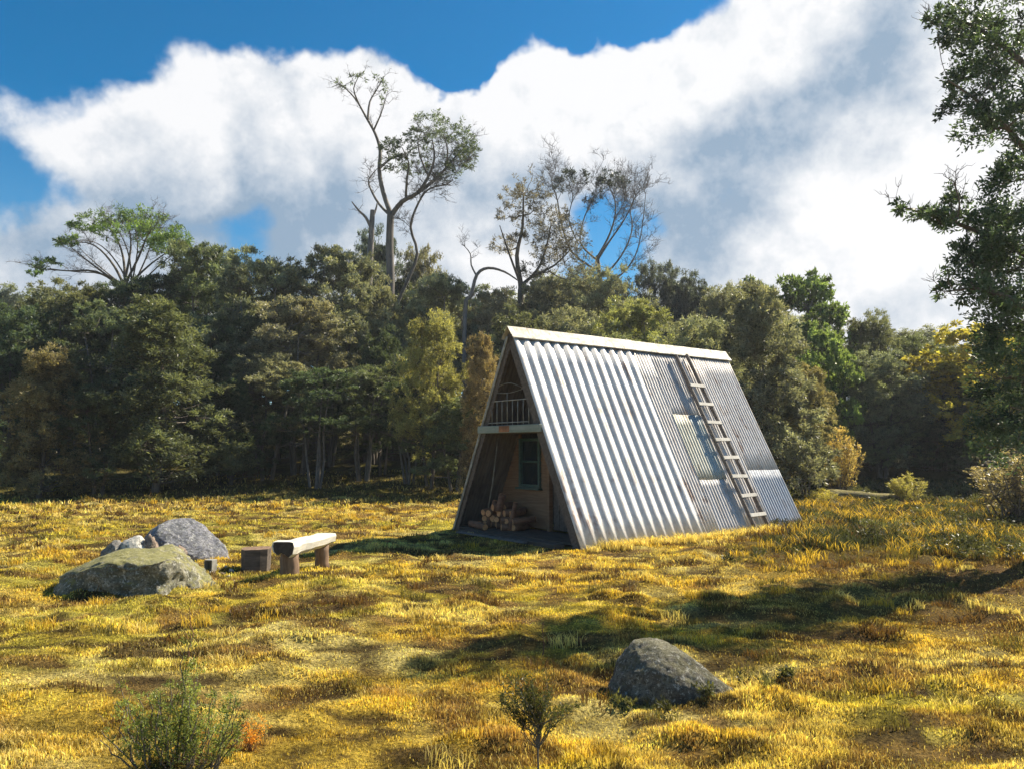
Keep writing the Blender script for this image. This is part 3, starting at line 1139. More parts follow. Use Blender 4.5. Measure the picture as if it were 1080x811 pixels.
    en.add([(-.064, a * .82, zt + b * .97) for a, b in prof] + [(-.058, a * .82, zt + b * .97) for a, b in prof],
           [tuple(range(n)), tuple(range(2 * n - 1, n - 1, -1))] + [(j, (j + 1) % n, n + (j + 1) % n, n + j) for j in range(n)])
    en.build('end_grain', M['end_grain'], root, 'dark weathered near end of the seat')
    for (u, r) in ((.10, .115), (.92, .095)):
        lg = MB()
        lg.tube([(u, -.01, -.06), (u, .0, .06), (u, .0, .14), (u, .005, .22), (u + .01, .01, zt - .07)], [r * 1.1, r, r * .97, r * 1.02, r * .93], 14, True, .11)
        lg.build('leg', M['stump_wood'], root)


# ------------------------------------------------------------------ vegetation
class Plant:
    """a skeleton of tubes plus leaf sprays around lobes"""
    def __init__(self, seed):
        self.rr = random.Random(seed)
        self.rng = np.random.default_rng(seed)
        self.wood = MB()
        self.nodes = []                        # skeleton points usable as branch roots
        self.V, self.tint, self.warm = [], [], []

    def limb(self, pts, r0, r1, n=6, sub=3):
        pts = [Vector(p) for p in pts]
        out = []
        for i in range(len(pts) - 1):
            p0, p1, p2, p3 = pts[max(i - 1, 0)], pts[i], pts[i + 1], pts[min(i + 2, len(pts) - 1)]
            for k in range(sub):
                t = k / sub
                out.append(.5 * ((2 * p1) + (p2 - p0) * t + (2 * p0 - 5 * p1 + 4 * p2 - p3) * t * t + (3 * p1 - p0 - 3 * p2 + p3) * t ** 3))
        out.append(pts[-1])
        m = len(out) - 1
        rad = [r0 + (r1 - r0) * i / m for i in range(m + 1)]
        self.wood.tube(out, rad, n, False)
        self.nodes += list(zip(out, rad))
        return out

    def wig(self, a, b, r0, r1, bend=.12, n=5, seg=4, sag=0):
        a, b = Vector(a), Vector(b)
        L = (b - a).length
        pts = [a]
        for k in range(1, seg):
            f = k / seg
            o = Vector((self.rr.gauss(0, 1), self.rr.gauss(0, 1), self.rr.gauss(0, .7))) * bend * L * .5
            pts.append(a.lerp(b, f) + o + Vector((0, 0, -sag * math.sin(math.pi * f) * L)))
        pts.append(b)
        self.wood.tube(pts, [r0 + (r1 - r0) * i / seg for i in range(seg + 1)], n, False)
        return pts

    def twigs(self, pts, L, r, depth=2, count=3, up=.4):
        """fine bare twigs off a limb"""
        for _ in range(count):
            i = self.rr.randrange(max(1, len(pts) // 3), len(pts))
            p = pts[i]
            d = (pts[i] - pts[max(0, i - 1)])
            d = d.normalized() if d.length > 1e-6 else Vector((0, 0, 1))
            d = (d + Vector((self.rr.gauss(0, .75), self.rr.gauss(0, .75), self.rr.gauss(up, .5)))).normalized()
            l = L * self.rr.uniform(.5, 1.1)
            q = self.wig(p, p + d * l, r, r * .4, .25, 4, 3)
            if depth > 1:
                self.twigs(q, L * .55, r * .6, depth - 1, count, up)

    def spray(self, c, out_dir, n, rad, leaf, tint, warm, flat=1.0, up=.5, spread=1.0):
        """n leaves on short shoots around a clump centre"""
        g = self.rng
        ns = max(3, n // 9)
        d = g.normal(0, 1, (ns, 3)) * spread + np.array(out_dir) * .9 + np.array([0, 0, up])
        d /= np.linalg.norm(d, axis=1)[:, None] + 1e-9
        d[:, 2] *= flat
        idx = g.integers(0, ns, n)
        f = g.uniform(.05, 1, n) ** .8
        p = np.array(c)[None] + d[idx] * (rad * f * g.uniform(.75, 1.15, n))[:, None] + g.normal(0, rad * .09, (n, 3))
        ax = d[idx] * .8 + g.normal(0, .65, (n, 3))
        ax /= np.linalg.norm(ax, axis=1)[:, None] + 1e-9
        sd = np.cross(ax, g.normal(0, 1, (n, 3)))
        sd /= np.linalg.norm(sd, axis=1)[:, None] + 1e-9
        l = leaf[0] * g.uniform(.6, 1.25, n)[:, None]
        w = leaf[1] * g.uniform(.7, 1.2, n)[:, None]
        q = np.stack([p, p + ax * l * .5 + sd * w * .5, p + ax * l, p + ax * l * .5 - sd * w * .5], 1)
        self.V.append(q)
        self.tint.append(np.clip(tint + g.normal(0, .16, n), 0, 1))
        self.warm.append(np.clip(warm + g.normal(0, .12, n) + .25 * (f - .6), 0, 1))

    def lobe(self, c, r, clumps, leaves, leaf, flat=.75, axis=None, connect=True, tw=.012, up=.5, crad=.42, spread=1.0):
        c = Vector(c)
        rr = self.rr
        lt, lw = rr.uniform(.25, .7), rr.uniform(0, .45)
        root = None
        if connect and self.nodes:
            best, bd = None, 1e9
            for p, rad in self.nodes:
                dz = p.z - c.z
                d = (p - c).length + (2.0 * dz if dz > 0 else 0)
                if d < bd:
                    best, bd = (p, rad), d
            root = self.wig(best[0], c - Vector((0, 0, r * .25)), min(best[1] * .6, .012 + .018 * bd), tw, .14, 5, 4, .05)
        for k in range(clumps):
            while True:
                d = Vector((rr.uniform(-1, 1), rr.uniform(-1, 1), rr.uniform(-.75, 1)))
                if .05 < d.length < 1:
                    break
            d = d.normalized() * (d.length ** .45)
            p = c + Vector((d.x * r, d.y * r, d.z * r * flat))
            if root and k % 2 == 0:
                self.wood.tube([root[-1].lerp(root[-2], rr.random()), p], [tw * .8, tw * .35], 3, False)
            o = (p - c).normalized() if (p - c).length > 1e-4 else Vector((0, 0, 1))
            if axis is not None:
                o = (o + axis).normalized()
            self.spray(p, o, leaves, r * crad, leaf, lt + rr.gauss(0, .10), lw + rr.gauss(0, .08), flat, up, spread)

    def build(self, name, loc, colour, bark, leafm=None, parts=('trunk', 'crown'), rz=0):
        root = empty(name, loc, rz)
        self.wood.build(parts[0], bark, root)
        if self.V:
            q = np.concatenate(self.V).reshape(-1, 3)
            n = len(q) // 4
            me = np_mesh(parts[1], q, np.arange(n * 4).reshape(n, 4))
            for nm, arr in (('tint', self.tint), ('warm', self.warm)):
                a = me.attributes.new(nm, 'FLOAT', 'FACE')
                a.data.foreach_set('value', np.concatenate(arr).astype(np.float32))
            o = link_mesh(parts[1], me, leafm or M['leaf'], root)
            o.color = (*colour, 1)
        return root


def proto_tree(name, kind, seed, leafm=None):
    """generic trees about 8 m high and 5 m wide; placed copies are scaled to their size"""
    p = Plant(seed)
    rr = p.rr
    H, R = 8.0, 2.5
    if kind == 'shrub':            # foliage to the ground, conical
        p.limb([(0, 0, -.5), (rr.uniform(-.2, .2), rr.uniform(-.2, .2), 3), (rr.uniform(-.3, .3), 0, 7)], .13, .03)
        for k in range(66):
            z = .3 + 7.1 * rr.random() ** .9
            f = z / 7.6
            rad = R * (1.02 - f) ** .62 * rr.uniform(.45, 1.0) * (.85 + .3 * math.sin(k * 2.4))
            a = k * 2.4 + rr.uniform(-.5, .5)
            p.lobe((rad * math.cos(a), rad * math.sin(a), z), rr.uniform(.5, .85), 10, 105, (.15, .042), .95, Vector((math.cos(a) * .4, math.sin(a) * .4, .3)), up=.8)
    elif kind == 'round':          # rounded dense bush on several stems
        for k in range(3):
            a = k * 2.1 + rr.random()
            p.limb([(.15 * math.cos(a), .15 * math.sin(a), -.5), (.5 * math.cos(a), .5 * math.sin(a), 2.2), (1.0 * math.cos(a), 1.0 * math.sin(a), 5.6)], .12, .03)
        for k in range(68):
            z = .9 + 6.6 * rr.random() ** .75
            f = (z - 3.6) / 4.2
            rad = R * math.sqrt(max(.05, 1 - f * f)) * rr.uniform(.35, 1.0)
            a = k * 2.4 + rr.uniform(-.6, .6)
            p.lobe((rad * math.cos(a), rad * math.sin(a), z), rr.uniform(.5, .95), 10, 105, (.145, .042), .7, Vector((math.cos(a) * .3, math.sin(a) * .3, .3)), up=.6)
    elif kind == 'teatree':        # several bare stems, layered flattish plates of foliage above
        stems = []
        for k in range(4):
            a = k * 1.6 + rr.random()
            b = a + rr.uniform(-.7, .7)
            stems.append(p.limb([(.22 * math.cos(a), .22 * math.sin(a), -.5), (.5 * math.cos(a), .5 * math.sin(a), 1.8), (.8 * math.cos(b), .8 * math.sin(b), 3.8),
                                 (1.3 * math.cos(b), 1.3 * math.sin(b), 6.2 + rr.uniform(-.6, .8))], .10, .035, 6))
        for k in range(66):
            z = 3.0 + 4.7 * rr.random() ** .7
            f = (z - 3.0) / 4.9
            rad = R * (1.05 if f < .55 else math.sqrt(max(.03, 1.25 - f * f * 1.15))) * math.sqrt(rr.uniform(.05, 1))
            a = rr.uniform(0, 6.283)
            p.lobe((rad * math.cos(a), rad * math.sin(a), z), rr.uniform(.5, .9), 9, 105, (.14, .038), .5, Vector((0, 0, .6)), up=.8)
        for k in range(7):
            st = stems[k % 4]
            p.twigs(st[2:6], .7, .012, 2, 2, .2)
    elif kind == 'broad':          # larger glossy leaves, loose crown
        p.limb([(0, 0, -.5), (.1, 0, 2), (-.1, .1, 4), (.1, 0, 6.6)], .15, .04)
        for a in (0, 2.1, 4.2):
            p.limb([(0, 0, 2.4), (.7 * math.cos(a), .7 * math.sin(a), 3.6), (1.5 * math.cos(a), 1.5 * math.sin(a), 5.2)], .08, .03)
        for k in range(60):
            z = 1.2 + 6.4 * rr.random() ** .8
            f = (z - 4.2) / 3.8
            rad = R * math.sqrt(max(.05, 1 - f * f)) * math.sqrt(rr.uniform(.08, 1))
            a = k * 2.4 + rr.uniform(-.6, .6)
            p.lobe((rad * math.cos(a), rad * math.sin(a), z), rr.uniform(.45, .85), 9, 60, (.20, .10), .6, Vector((math.cos(a) * .3, math.sin(a) * .3, .2)), up=.3)
    elif kind == 'sprig':          # small bush of upright shoots
        for k in range(40):
            a, q = rr.uniform(0, 6.283), rr.random() ** .6
            tip = Vector((R * .95 * q * math.cos(a), R * .95 * q * math.sin(a), 3.2 + 4.6 * (1 - q * .62) * rr.uniform(.65, 1)))
            pts = p.wig((tip.x * .15, tip.y * .15, -.3), tip, .05, .015, .08, 4, 5)
            t_, w_ = rr.uniform(.3, .75), rr.uniform(0, .6)
            for f in (.35, .5, .62, .74, .85, .95):
                c = Vector((tip.x * .15, tip.y * .15, -.3)).lerp(tip, f)
                p.spray(c, (tip - c).normalized() if f < .9 else Vector((0, 0, 1)), 36, .58, (.22, .07), t_, w_, 1.0, 1.3, .7)
    return p.build(name, (0, 0, -50), (.1, .1, .04), M['stem_bark'] if kind == 'teatree' else M['bark'], leafm or M['leaf'])


def copy_tree(o):
    c = o.copy()
    COL.objects.link(c)
    for ch in list(o.children):
        d = ch.copy()
        COL.objects.link(d)
        d.parent = c
    return c


KG, KB = (.205, .225, .172), (.205, .203, .160)
DG, OL = (.076, .106, .066), (.136, .160, .100)
BO, YG = (.225, .192, .115), (.225, .240, .105)
BG, BD = (.150, .215, .085), (.088, .110, .110)

# kind, name, px centre, px top, px width, distance, colour, label
TREES = [
    ('shrub', 'shrub', 48, 370, 122, 24.0, BO, 'rusty-topped conical bush at the left edge of the clearing'),
    ('shrub', 'bush', 170, 322, 180, 25.5, OL, 'tall broad conical dark green bush left of the shaded trunks'),
    ('shrub', 'bush', -45, 345, 130, 25.0, DG, 'dark bush cut off by the left edge of the photo, behind the rusty-topped bush'),
    ('round', 'bush', 108, 400, 95, 24.6, DG, 'low dark bush wedged between the rusty-topped and the tall conical bush'),
    ('shrub', 'bush', 246, 405, 85, 27.5, DG, 'dark bush at the right foot of the tall conical bush'),
    ('teatree', 'tea_tree', 285, 375, 105, 28.5, KG, 'small tea tree with bare stems in the shade, leftmost of the shaded stems'),
    ('teatree', 'tea_tree', 335, 392, 95, 27.0, DG, 'low tea tree with thin bare stems in deep shade, centre of the shaded row'),
    ('teatree', 'tea_tree', 385, 385, 95, 28.5, OL, 'tea tree with thin bare stems below the tall gum'),
    ('teatree', 'tea_tree', 432, 405, 85, 27.5, DG, 'tea tree with dark stems just left of the yellow-lit bush'),
    ('round', 'bush', 405, 350, 70, 30.0, DG, 'dark round bush under the tall gum trunk'),
    ('round', 'bush', 455, 335, 82, 26.0, YG, 'yellow-lit bush standing left of the hut'),
    ('shrub', 'bush', 508, 355, 70, 24.5, BO, 'golden brown bush touching the left edge of the hut roof'),
    ('round', 'bush', 480, 420, 90, 25.5, OL, 'olive bush in shade behind the left foot of the hut'),
    ('shrub', 'bush', 800, 308, 150, 22.5, KB, 'tall grey-brown bush rising right behind the hut'),
    ('round', 'bush', 738, 330, 105, 24.5, KG, 'grey-green bush above the rear end of the ridge cap'),
    ('round', 'bush', 845, 385, 66, 23.5, BO, 'brownish bush on the right flank of the tall grey-brown bush'),
    ('sprig', 'bush', 885, 443, 60, 23.5, (.36, .30, .13), 'small upright sunlit bush right of the hut, before the dark trees'),
    ('sprig', 'bush', 957, 495, 52, 21.4, (.38, .34, .11), 'small sunlit bush at the right end of the fallen log'),
    ('sprig', 'bush', 867, 512, 42, 20.3, (.38, .36, .09), 'small yellow bush at the left end of the fallen log'),
    ('shrub', 'tree', 932, 398, 105, 30.0, OL, 'feathery dark green tree behind the small upright bush'),
    ('shrub', 'bush', 985, 440, 95, 30.0, DG, 'low dark bush behind the right end of the fallen log'),
    ('broad', 'tree', 1032, 345, 135, 29.0, (.38, .37, .09), 'yellow-green broad-leaved tree at the right side of the clearing'),
    ('broad', 'tree', 992, 395, 80, 30.5, OL, 'smaller broad-leaved tree left of the yellow-green one'),
    ('sprig', 'shrub', 1068, 468, 120, 16.0, (.26, .21, .13), 'twiggy brown shrub at the right edge of the grass'),
    ('shrub', 'bush', 1110, 400, 130, 20.5, DG, 'dark bush at the right edge behind the twiggy brown shrub'),
    ('broad', 'tree', 872, 345, 62, 28.0, BG, 'bright green leafy tree right of the tall grey-brown bush'),
    ('broad', 'tree', 852, 292, 96, 32.0, BG, 'light green tree with airy crown above the bright green one'),
    ('broad', 'tree', 793, 297, 76, 34.0, OL, 'green tree behind the top of the tall grey-brown bush'),
    ('round', 'tree', 915, 334, 72, 31.0, OL, 'dark domed tree on the skyline right of the light green tree'),
    ('round', 'tree', 962, 350, 82, 32.0, OL, 'second dark domed tree sloping down to the right on the skyline'),
    ('teatree', 'tea_tree', 1008, 368, 80, 31.0, KG, 'olive tree on the skyline left of the right edge tree'),
    ('round', 'tree', 925, 375, 90, 29.0, KG, 'grey-green bush filling the slope below the dark domed tree'),
    ('round', 'bush', 20, 318, 110, 31.0, DG, 'dark brown-tipped tree on the skyline at the left edge'),
    ('teatree', 'tea_tree', 78, 302, 120, 33.0, OL, 'olive tea tree below the flat-topped tree'),
    ('teatree', 'tea_tree', 150, 290, 120, 34.0, DG, 'dark tea tree under the right half of the flat-topped tree'),
    ('teatree', 'tea_tree', 212, 262, 115, 35.0, OL, 'round-topped tea tree right of the flat-topped tree on the skyline'),
    ('teatree', 'tea_tree', 275, 272, 125, 32.0, KG, 'grey-olive tea tree with forked grey stems, left of the pair on the skyline'),
    ('teatree', 'tea_tree', 348, 265, 130, 33.0, KG, 'grey-olive layered tea tree left of the dead snag'),
    ('round', 'bush', 240, 330, 105, 30.5, OL, 'olive bush filling the gap above the tall conical bush'),
    ('teatree', 'tea_tree', 318, 320, 120, 30.5, KB, 'brownish tea tree in the middle of the bush, below the skyline pair'),
    ('round', 'tree', 398, 248, 70, 39.0, BD, 'dark leafy tree behind the dead snag'),
    ('round', 'tree', 442, 256, 66, 40.0, KB, 'brown domed tree right of the tall gum trunk'),
    ('round', 'bush', 400, 300, 80, 34.0, KG, 'grey-green bush around the foot of the dead snag'),
    ('teatree', 'tea_tree', 468, 292, 95, 35.0, KG, 'grey tea tree below the crooked bare branch'),
    ('round', 'bush', 520, 302, 95, 35.0, KB, 'brown-grey bush left of the feathery gum'),
    ('round', 'bush', 578, 298, 100, 36.0, KG, 'grey bush at the foot of the feathery gum'),
    ('round', 'bush', 636, 288, 105, 36.5, KG, 'grey domed bush beneath the bare-limbed tree'),
    ('round', 'tree', 692, 272, 80, 38.0, BD, 'dark blue-green tree right of the bare-limbed tree'),
    ('round', 'tree', 728, 292, 62, 37.0, BD, 'smaller dark tree on the skyline above the ridge'),
    ('round', 'bush', 670, 320, 110, 31.0, YG, 'sunlit yellowish bush above the middle of the ridge'),
    ('round', 'bush', 600, 322, 105, 31.0, KG, 'olive grey bush above the front half of the ridge'),
    ('round', 'bush', 545, 330, 90, 30.0, OL, 'olive bush above the front gable peak'),
    ('round', 'bush', 762, 305, 80, 33.0, KG, 'grey-green bush above the rear ridge end on the skyline'),
    ('round', 'tree', 2, 300, 50, 39.0, BD, 'small dark tree at the far left of the skyline'),
    ('teatree', 'tea_tree', 120, 325, 110, 31.5, OL, 'olive tea tree between the rusty-topped bush and the flat-topped tree'),
    ('round', 'bush', 640, 360, 120, 27.0, OL, 'olive bush hidden behind the roof ridge'),
    ('teatree', 'tea_tree', 1065, 350, 90, 30.0, DG, 'dark tea tree behind the yellow-green broad-leaved tree'),
]


def build_forest():
    protos = {'shrub': [proto_tree('bush', 'shrub', s) for s in (1, 2, 3)],
              'round': [proto_tree('bush', 'round', s) for s in (11, 12, 13)],
              'teatree': [proto_tree('tea_tree', 'teatree', s) for s in (21, 22, 23)],
              'broad': [proto_tree('tree', 'broad', s, M['leaf_gloss']) for s in (31, 32)],
              'sprig': [proto_tree('bush', 'sprig', s) for s in (41, 42)]}
    rr = random.Random(77)
    for i, (kind, nm, px, py, w, Y, c, lab) in enumerate(TREES):
        pr = protos[kind][i % len(protos[kind])]
        o = copy_tree(pr)
        top = P(px, py, Y)
        z = gz(top.x, Y)
        h = (top.z - z) / 7.9
        ww = w * Y / F_PX / 5.3
        o.name = nm
        o.location = (top.x, Y, z)
        o.scale = (ww, ww, h)
        o.rotation_euler.z = rr.uniform(0, 6.28)
        for ch in o.children:
            if ch.name.startswith('crown'):
                k = rr.uniform(.85, 1.15)
                ch.color = (c[0] * k * rr.uniform(.92, 1.08), c[1] * k, c[2] * k, 1)
        tag(o, lab, 'bush' if nm in ('bush', 'shrub') else 'tree', 'trees and bushes around the clearing')
    # undergrowth deep in the shade and the trees at the back of the wood
    under = [(x, 440 + 14 * math.sin(x * .7), 90, 35.5 + 1.5 * math.sin(x * .31), 'shrub', OL if (x // 45) % 2 else DG) for x in range(-20, 500, 45)]
    under += [(x, 405 + 12 * math.sin(x), 100, 33 + math.sin(x * .5), 'shrub', OL) for x in range(560, 1110, 62)]
    back = [(x, 318 + 12 * math.sin(x * .37) - (16 if 140 < x < 700 else 0) + (40 if x > 880 else 0), 120, 42 + 2 * math.sin(x * .23), 'round', KG if (x // 62) % 2 else OL) for x in range(-30, 1120, 62)]
    for lst, nm, lab, grp in ((under, 'bush', 'shaded undergrowth bush deep behind the front row of trees', 'undergrowth deep in the wood'),
                              (back, 'tree', 'tree at the back of the wood filling the gaps between nearer crowns', 'trees at the back of the wood')):
        for i, (px, py, w, Y, kind, c) in enumerate(lst):
            o = copy_tree(protos[kind][i % 3])
            top = P(px, py, Y)
            z = gz(top.x, Y)
            ww = w * Y / F_PX / 5.3
            o.name = nm
            o.location = (top.x, Y, z)
            o.scale = (ww, ww, (top.z - z) / 7.9)
            o.rotation_euler.z = rr.uniform(0, 6.28)
            for ch in o.children:
                if ch.name.startswith('crown'):
                    k = rr.uniform(.85, 1.15)
                    ch.color = (c[0] * k, c[1] * k, c[2] * k, 1)
            tag(o, lab, 'bush' if nm == 'bush' else 'tree', grp)
    for l in protos.values():
        for o in l:
            for ch in list(o.children):
                bpy.data.objects.remove(ch)
            bpy.data.objects.remove(o)


def px_pts(lst, Y, dy=0.0, rr=random, org=None):
    out = []
    for k, (a, b) in enumerate(lst):
        p = P(a, b, Y + dy * k)
        out.append(p - org)
    return out


def build_tall_trees():
    # --- tall gum
    Y = 36.0
    s = Y / F_PX
    b = P(412, 340, Y)
    org = Vector((b.x, Y, gz(b.x, Y)))
    def mk(seed, org):
        return Plant(seed)
    p = Plant(101)
    L = lambda lst, r0, r1, dy=0, n=7: p.limb(px_pts(lst, Y, dy, org=org), r0, r1, n)
    p.limb([(0, 0, -.5)] + px_pts([(410, 340), (412, 300), (411, 260), (412, 226)], Y, 0, org=org), .24, .17, 9)
    a1 = L([(412, 226), (404, 203), (400, 180), (401, 160), (396, 142), (386, 124), (377, 108), (366, 95), (352, 85)], .125, .018, .12)
    t1 = [a1, L([(388, 126), (390, 108), (398, 94), (405, 81)], .06, .015, .3), L([(378, 109), (373, 94), (379, 80)], .05, .012, -.3),
          L([(394, 138), (402, 120), (406, 106)], .05, .012, -.4), L([(366, 95), (358, 90), (350, 92)], .03, .01, .2)]
    a2 = L([(412, 228), (424, 213), (440, 204), (451, 188), (458, 168), (456, 148)], .135, .03, -.25)
    a3 = L([(440, 204), (456, 192), (470, 178), (486, 160), (496, 156)], .10, .025, .35)
    L([(400, 178), (412, 168), (424, 164), (432, 160)], .07, .02, .4)
    L([(428, 210), (429, 190), (431, 172), (424, 156)], .07, .02, -.5)
    L([(452, 186), (444, 168), (441, 150), (446, 138)], .06, .02, .5)
    L([(470, 178), (472, 160), (468, 142)], .06, .02, -.5)
    a4 = L([(412, 335), (428, 300), (440, 268), (433, 240), (441, 215), (452, 200), (470, 195), (478, 190)], .095, .02, -.15)
    a5 = L([(412, 228), (400, 216), (391, 200), (389, 190), (398, 178)], .08, .02, .3)
    for q, c_ in ((a4, 10), (a3, 8), (a5, 5), (a2, 8)):
        p.twigs(q, 1.2, .018, 3, c_, .3)
    for q in t1:
        p.twigs(q, .75, .013, 3, 4, .3)
    lf = (.20, .05)
    for (x, y, r, c_) in ((452, 133, 17, 13), (474, 139, 17, 13), (490, 152, 13, 11), (440, 145, 10, 8), (463, 158, 19, 13), (486, 172, 13, 9), (470, 182, 11, 8), (425, 160, 14, 10),
                          (411, 157, 11, 8), (418, 173, 13, 9), (440, 178, 10, 7), (498, 162, 9, 6)):
        p.lobe(P(x, y, Y + p.rr.uniform(-.8, .8)) - org, r * s * 1.05, int(c_ * 1.8), 40, (.15, .045), .7, Vector((0, 0, .5)), crad=.45)
    for (x, y, r, c_) in ((400, 84, 8, 5), (372, 84, 6, 4), (362, 89, 7, 4), (406, 106, 5, 3), (383, 82, 5, 3), (405, 92, 5, 3)):
        p.lobe(P(x, y, Y + p.rr.uniform(-.4, .4)) - org, r * s, c_, 16, lf, .6, Vector((0, 0, .5)), crad=.5)
    o = p.build('gum_tree', org, (.075, .105, .062), M['pale_bark'])
    tag(o, 'tallest gum tree with forked trunk, umbrella crown and a sparse leaning top', 'tree')
    # --- dead snag
    Y = 35.0
    b = P(390, 330, Y)
    org = Vector((b.x, Y, gz(b.x, Y)))
    p = Plant(102)
    p.limb([(0, 0, -.5)] + px_pts([(389, 305), (391, 260), (393, 222)], Y, 0, org=org), .20, .11, 8)
    q = p.limb(px_pts([(392, 242), (386, 230), (378, 222), (371, 213)], Y, -.1, org=org), .10, .025, 6)
    p.twigs(q, .5, .014, 2, 3, .3)
    p.limb(px_pts([(392, 232), (396, 222), (398, 214)], Y, .1, org=org), .07, .03, 5)
    o = p.build('dead_tree', org, (.1, .1, .1), M['dead_wood'])
    tag(o, 'broken dead grey snag with one side fork left of the tall gum', 'dead tree')
    # --- feathery gum
    Y = 36.5
    s = Y / F_PX
    b = P(549, 330, Y)
    org = Vector((b.x, Y, gz(b.x, Y)))
    p = Plant(103)
    p.limb([(0, 0, -.5)] + px_pts([(549, 325), (549, 300), (545, 270), (551, 240), (552, 205)], Y, .0, org=org), .20, .04, 7)
    p.limb(px_pts([(549, 300), (537, 268), (527, 238)], Y, -.4, org=org), .08, .02, 6)
    p.limb(px_pts([(549, 302), (566, 286), (576, 262), (582, 232)], Y, .4, org=org), .10, .03, 6)
    p.limb(px_pts([(560, 292), (585, 280), (605, 260)], Y, .5, org=org), .08, .02, 6)
    for (x, y, r, c_) in ((540, 208, 12, 7), (556, 203, 13, 8), (571, 216, 13, 8), (536, 226, 10, 6), (560, 231, 15, 9), (582, 241, 15, 10), (600, 252, 17, 11), (530, 262, 11, 8), (545, 254, 9, 6),
                          (596, 274, 17, 12), (575, 264, 14, 10), (612, 284, 15, 10), (565, 284, 12, 8), (592, 232, 10, 6), (586, 258, 14, 9)):
        p.lobe(P(x, y, Y + p.rr.uniform(-1, 1)) - org, r * s * 1.1, int(c_ * 2.4), 42, (.15, .038), .9, Vector((0, 0, .6)), crad=.5, up=.9)
    for (x, y, r, c_) in ((577, 186, 9, 3), (562, 184, 8, 3), (550, 190, 7, 3)):
        p.lobe(P(x, y, Y + p.rr.uniform(-.6, .6)) - org, r * s, c_, 10, (.19, .04), .9, Vector((0, 0, .8)), crad=.6, up=1)
    o = p.build('gum_tree', org, (.17, .155, .14), M['bark'])
    tag(o, 'feathery greyish gum left of the bare-limbed tree', 'tree')
    # --- bare-limbed tree
    Y = 37.5
    s = Y / F_PX
    b = P(632, 300, Y)
    org = Vector((b.x, Y, gz(b.x, Y)))
    p = Plant(104)
    p.limb([(0, 0, -.5)] + px_pts([(634, 320), (632, 290), (630, 270)], Y, 0, org=org), .15, .09, 7)
    limbs = [([(630, 272), (641, 252), (648, 232), (649, 214), (644, 200), (638, 186)], .11), ([(630, 275), (642, 256), (656, 236), (667, 216), (672, 200)], .10),
             ([(632, 292), (646, 282), (660, 262), (667, 240), (665, 218), (678, 196)], .10), ([(633, 300), (655, 290), (670, 270), (677, 242), (681, 205)], .09),
             ([(630, 275), (612, 256), (617, 228), (627, 206), (630, 186)], .09), ([(628, 285), (603, 266), (592, 236), (588, 212), (582, 192), (586, 180)], .10),
             ([(610, 258), (600, 232), (604, 208), (600, 192)], .06), ([(648, 232), (658, 214), (660, 196)], .05)]
    for k, (l, r) in enumerate(limbs):
        q = p.limb(px_pts(l, Y, (-1) ** k * .25, org=org), r * .62, .014, 6)
        p.twigs(q, 1.2, .015, 3, 8, .5)
    for (x, y, r, c_) in ((600, 190, 10, 6), (612, 189, 8, 4), (590, 198, 8, 4), (640, 186, 9, 6), (651, 191, 8, 5), (626, 210, 8, 4), (661, 196, 6, 3), (635, 196, 7, 4)):
        p.lobe(P(x, y, Y + p.rr.uniform(-.5, .5)) - org, r * s, int(c_ * 1.6), 40, (.17, .05), .8, Vector((0, 0, .5)), crad=.55)
    o = p.build('gum_tree', org, (.055, .070, .085), M['dead_wood'])
    tag(o, 'mostly bare tree with many thin curved pale limbs above the hut ridge', 'tree')
    # --- crooked bare branch
    Y = 33.5
    b = P(492, 330, Y)
    org = Vector((b.x, Y, gz(b.x, Y)))
    p = Plant(105)
    p.limb([(0, 0, -.5)] + px_pts([(490, 335), (497, 312), (503, 290), (515, 283), (532, 287), (546, 296)], Y, 0, org=org), .13, .03, 6)
    q = p.limb(px_pts([(503, 292), (497, 280), (496, 268), (488, 258)], Y, .1, org=org), .05, .015, 5)
    p.twigs(q, .7, .012, 3, 5, .4)
    o = p.build('dead_tree', org, (.1, .1, .1), M['dead_wood'])
    tag(o, 'crooked leafless branch arching right, left of the feathery gum', 'dead tree')
    # --- flat-topped tree
    Y = 38.0
    s = Y / F_PX
    b = P(133, 330, Y)
    org = Vector((b.x, Y, gz(b.x, Y)))
    p = Plant(106)
    p.limb([(0, 0, -.5)] + px_pts([(134, 330), (132, 300)], Y, 0, org=org), .24, .17, 8)
    for k, l in enumerate(([(131, 302), (121, 282), (106, 264), (90, 256), (68, 258)], [(131, 304), (102, 287), (72, 286), (42, 284)], [(132, 302), (130, 272), (121, 248), (108, 236)],
                           [(132, 300), (146, 272), (156, 248), (166, 236)], [(134, 302), (160, 278), (186, 260)], [(132, 302), (112, 290), (88, 272), (76, 262)], [(131, 300), (138, 262), (136, 240)])):
        q = p.limb(px_pts(l, Y, (-1) ** k * .4, org=org), .075, .016, 6)
        p.twigs(q, 1.0, .014, 3, 6, .4)
        q = p.limb(px_pts([(a + 7, b + 5 - 2 * i) for i, (a, b) in enumerate(l)], Y, (-1) ** k * -.5, org=org), .05, .012, 5)
        p.twigs(q, .9, .012, 3, 4, .4)
    for (x, y, r, c_) in ((100, 236, 16, 12), (125, 231, 18, 14), (150, 232, 18, 14), (170, 240, 17, 13), (184, 251, 14, 11), (86, 241, 10, 8), (75, 255, 9, 7), (64, 258, 8, 6), (46, 280, 9, 6),
                          (60, 275, 7, 5), (150, 249, 19, 13), (175, 258, 15, 11), (112, 247, 12, 8), (36, 288, 6, 4), (138, 243, 14, 9), (160, 262, 13, 8), (192, 262, 10, 7)):
        p.lobe(P(x, y, Y + p.rr.uniform(-1.2, 1.2)) - org, r * s, int(c_ * 1.7), 48, (.16, .05), .6, Vector((0, 0, .5)), crad=.5)
    o = p.build('gum_tree', org, (.125, .20, .06), M['bark'])
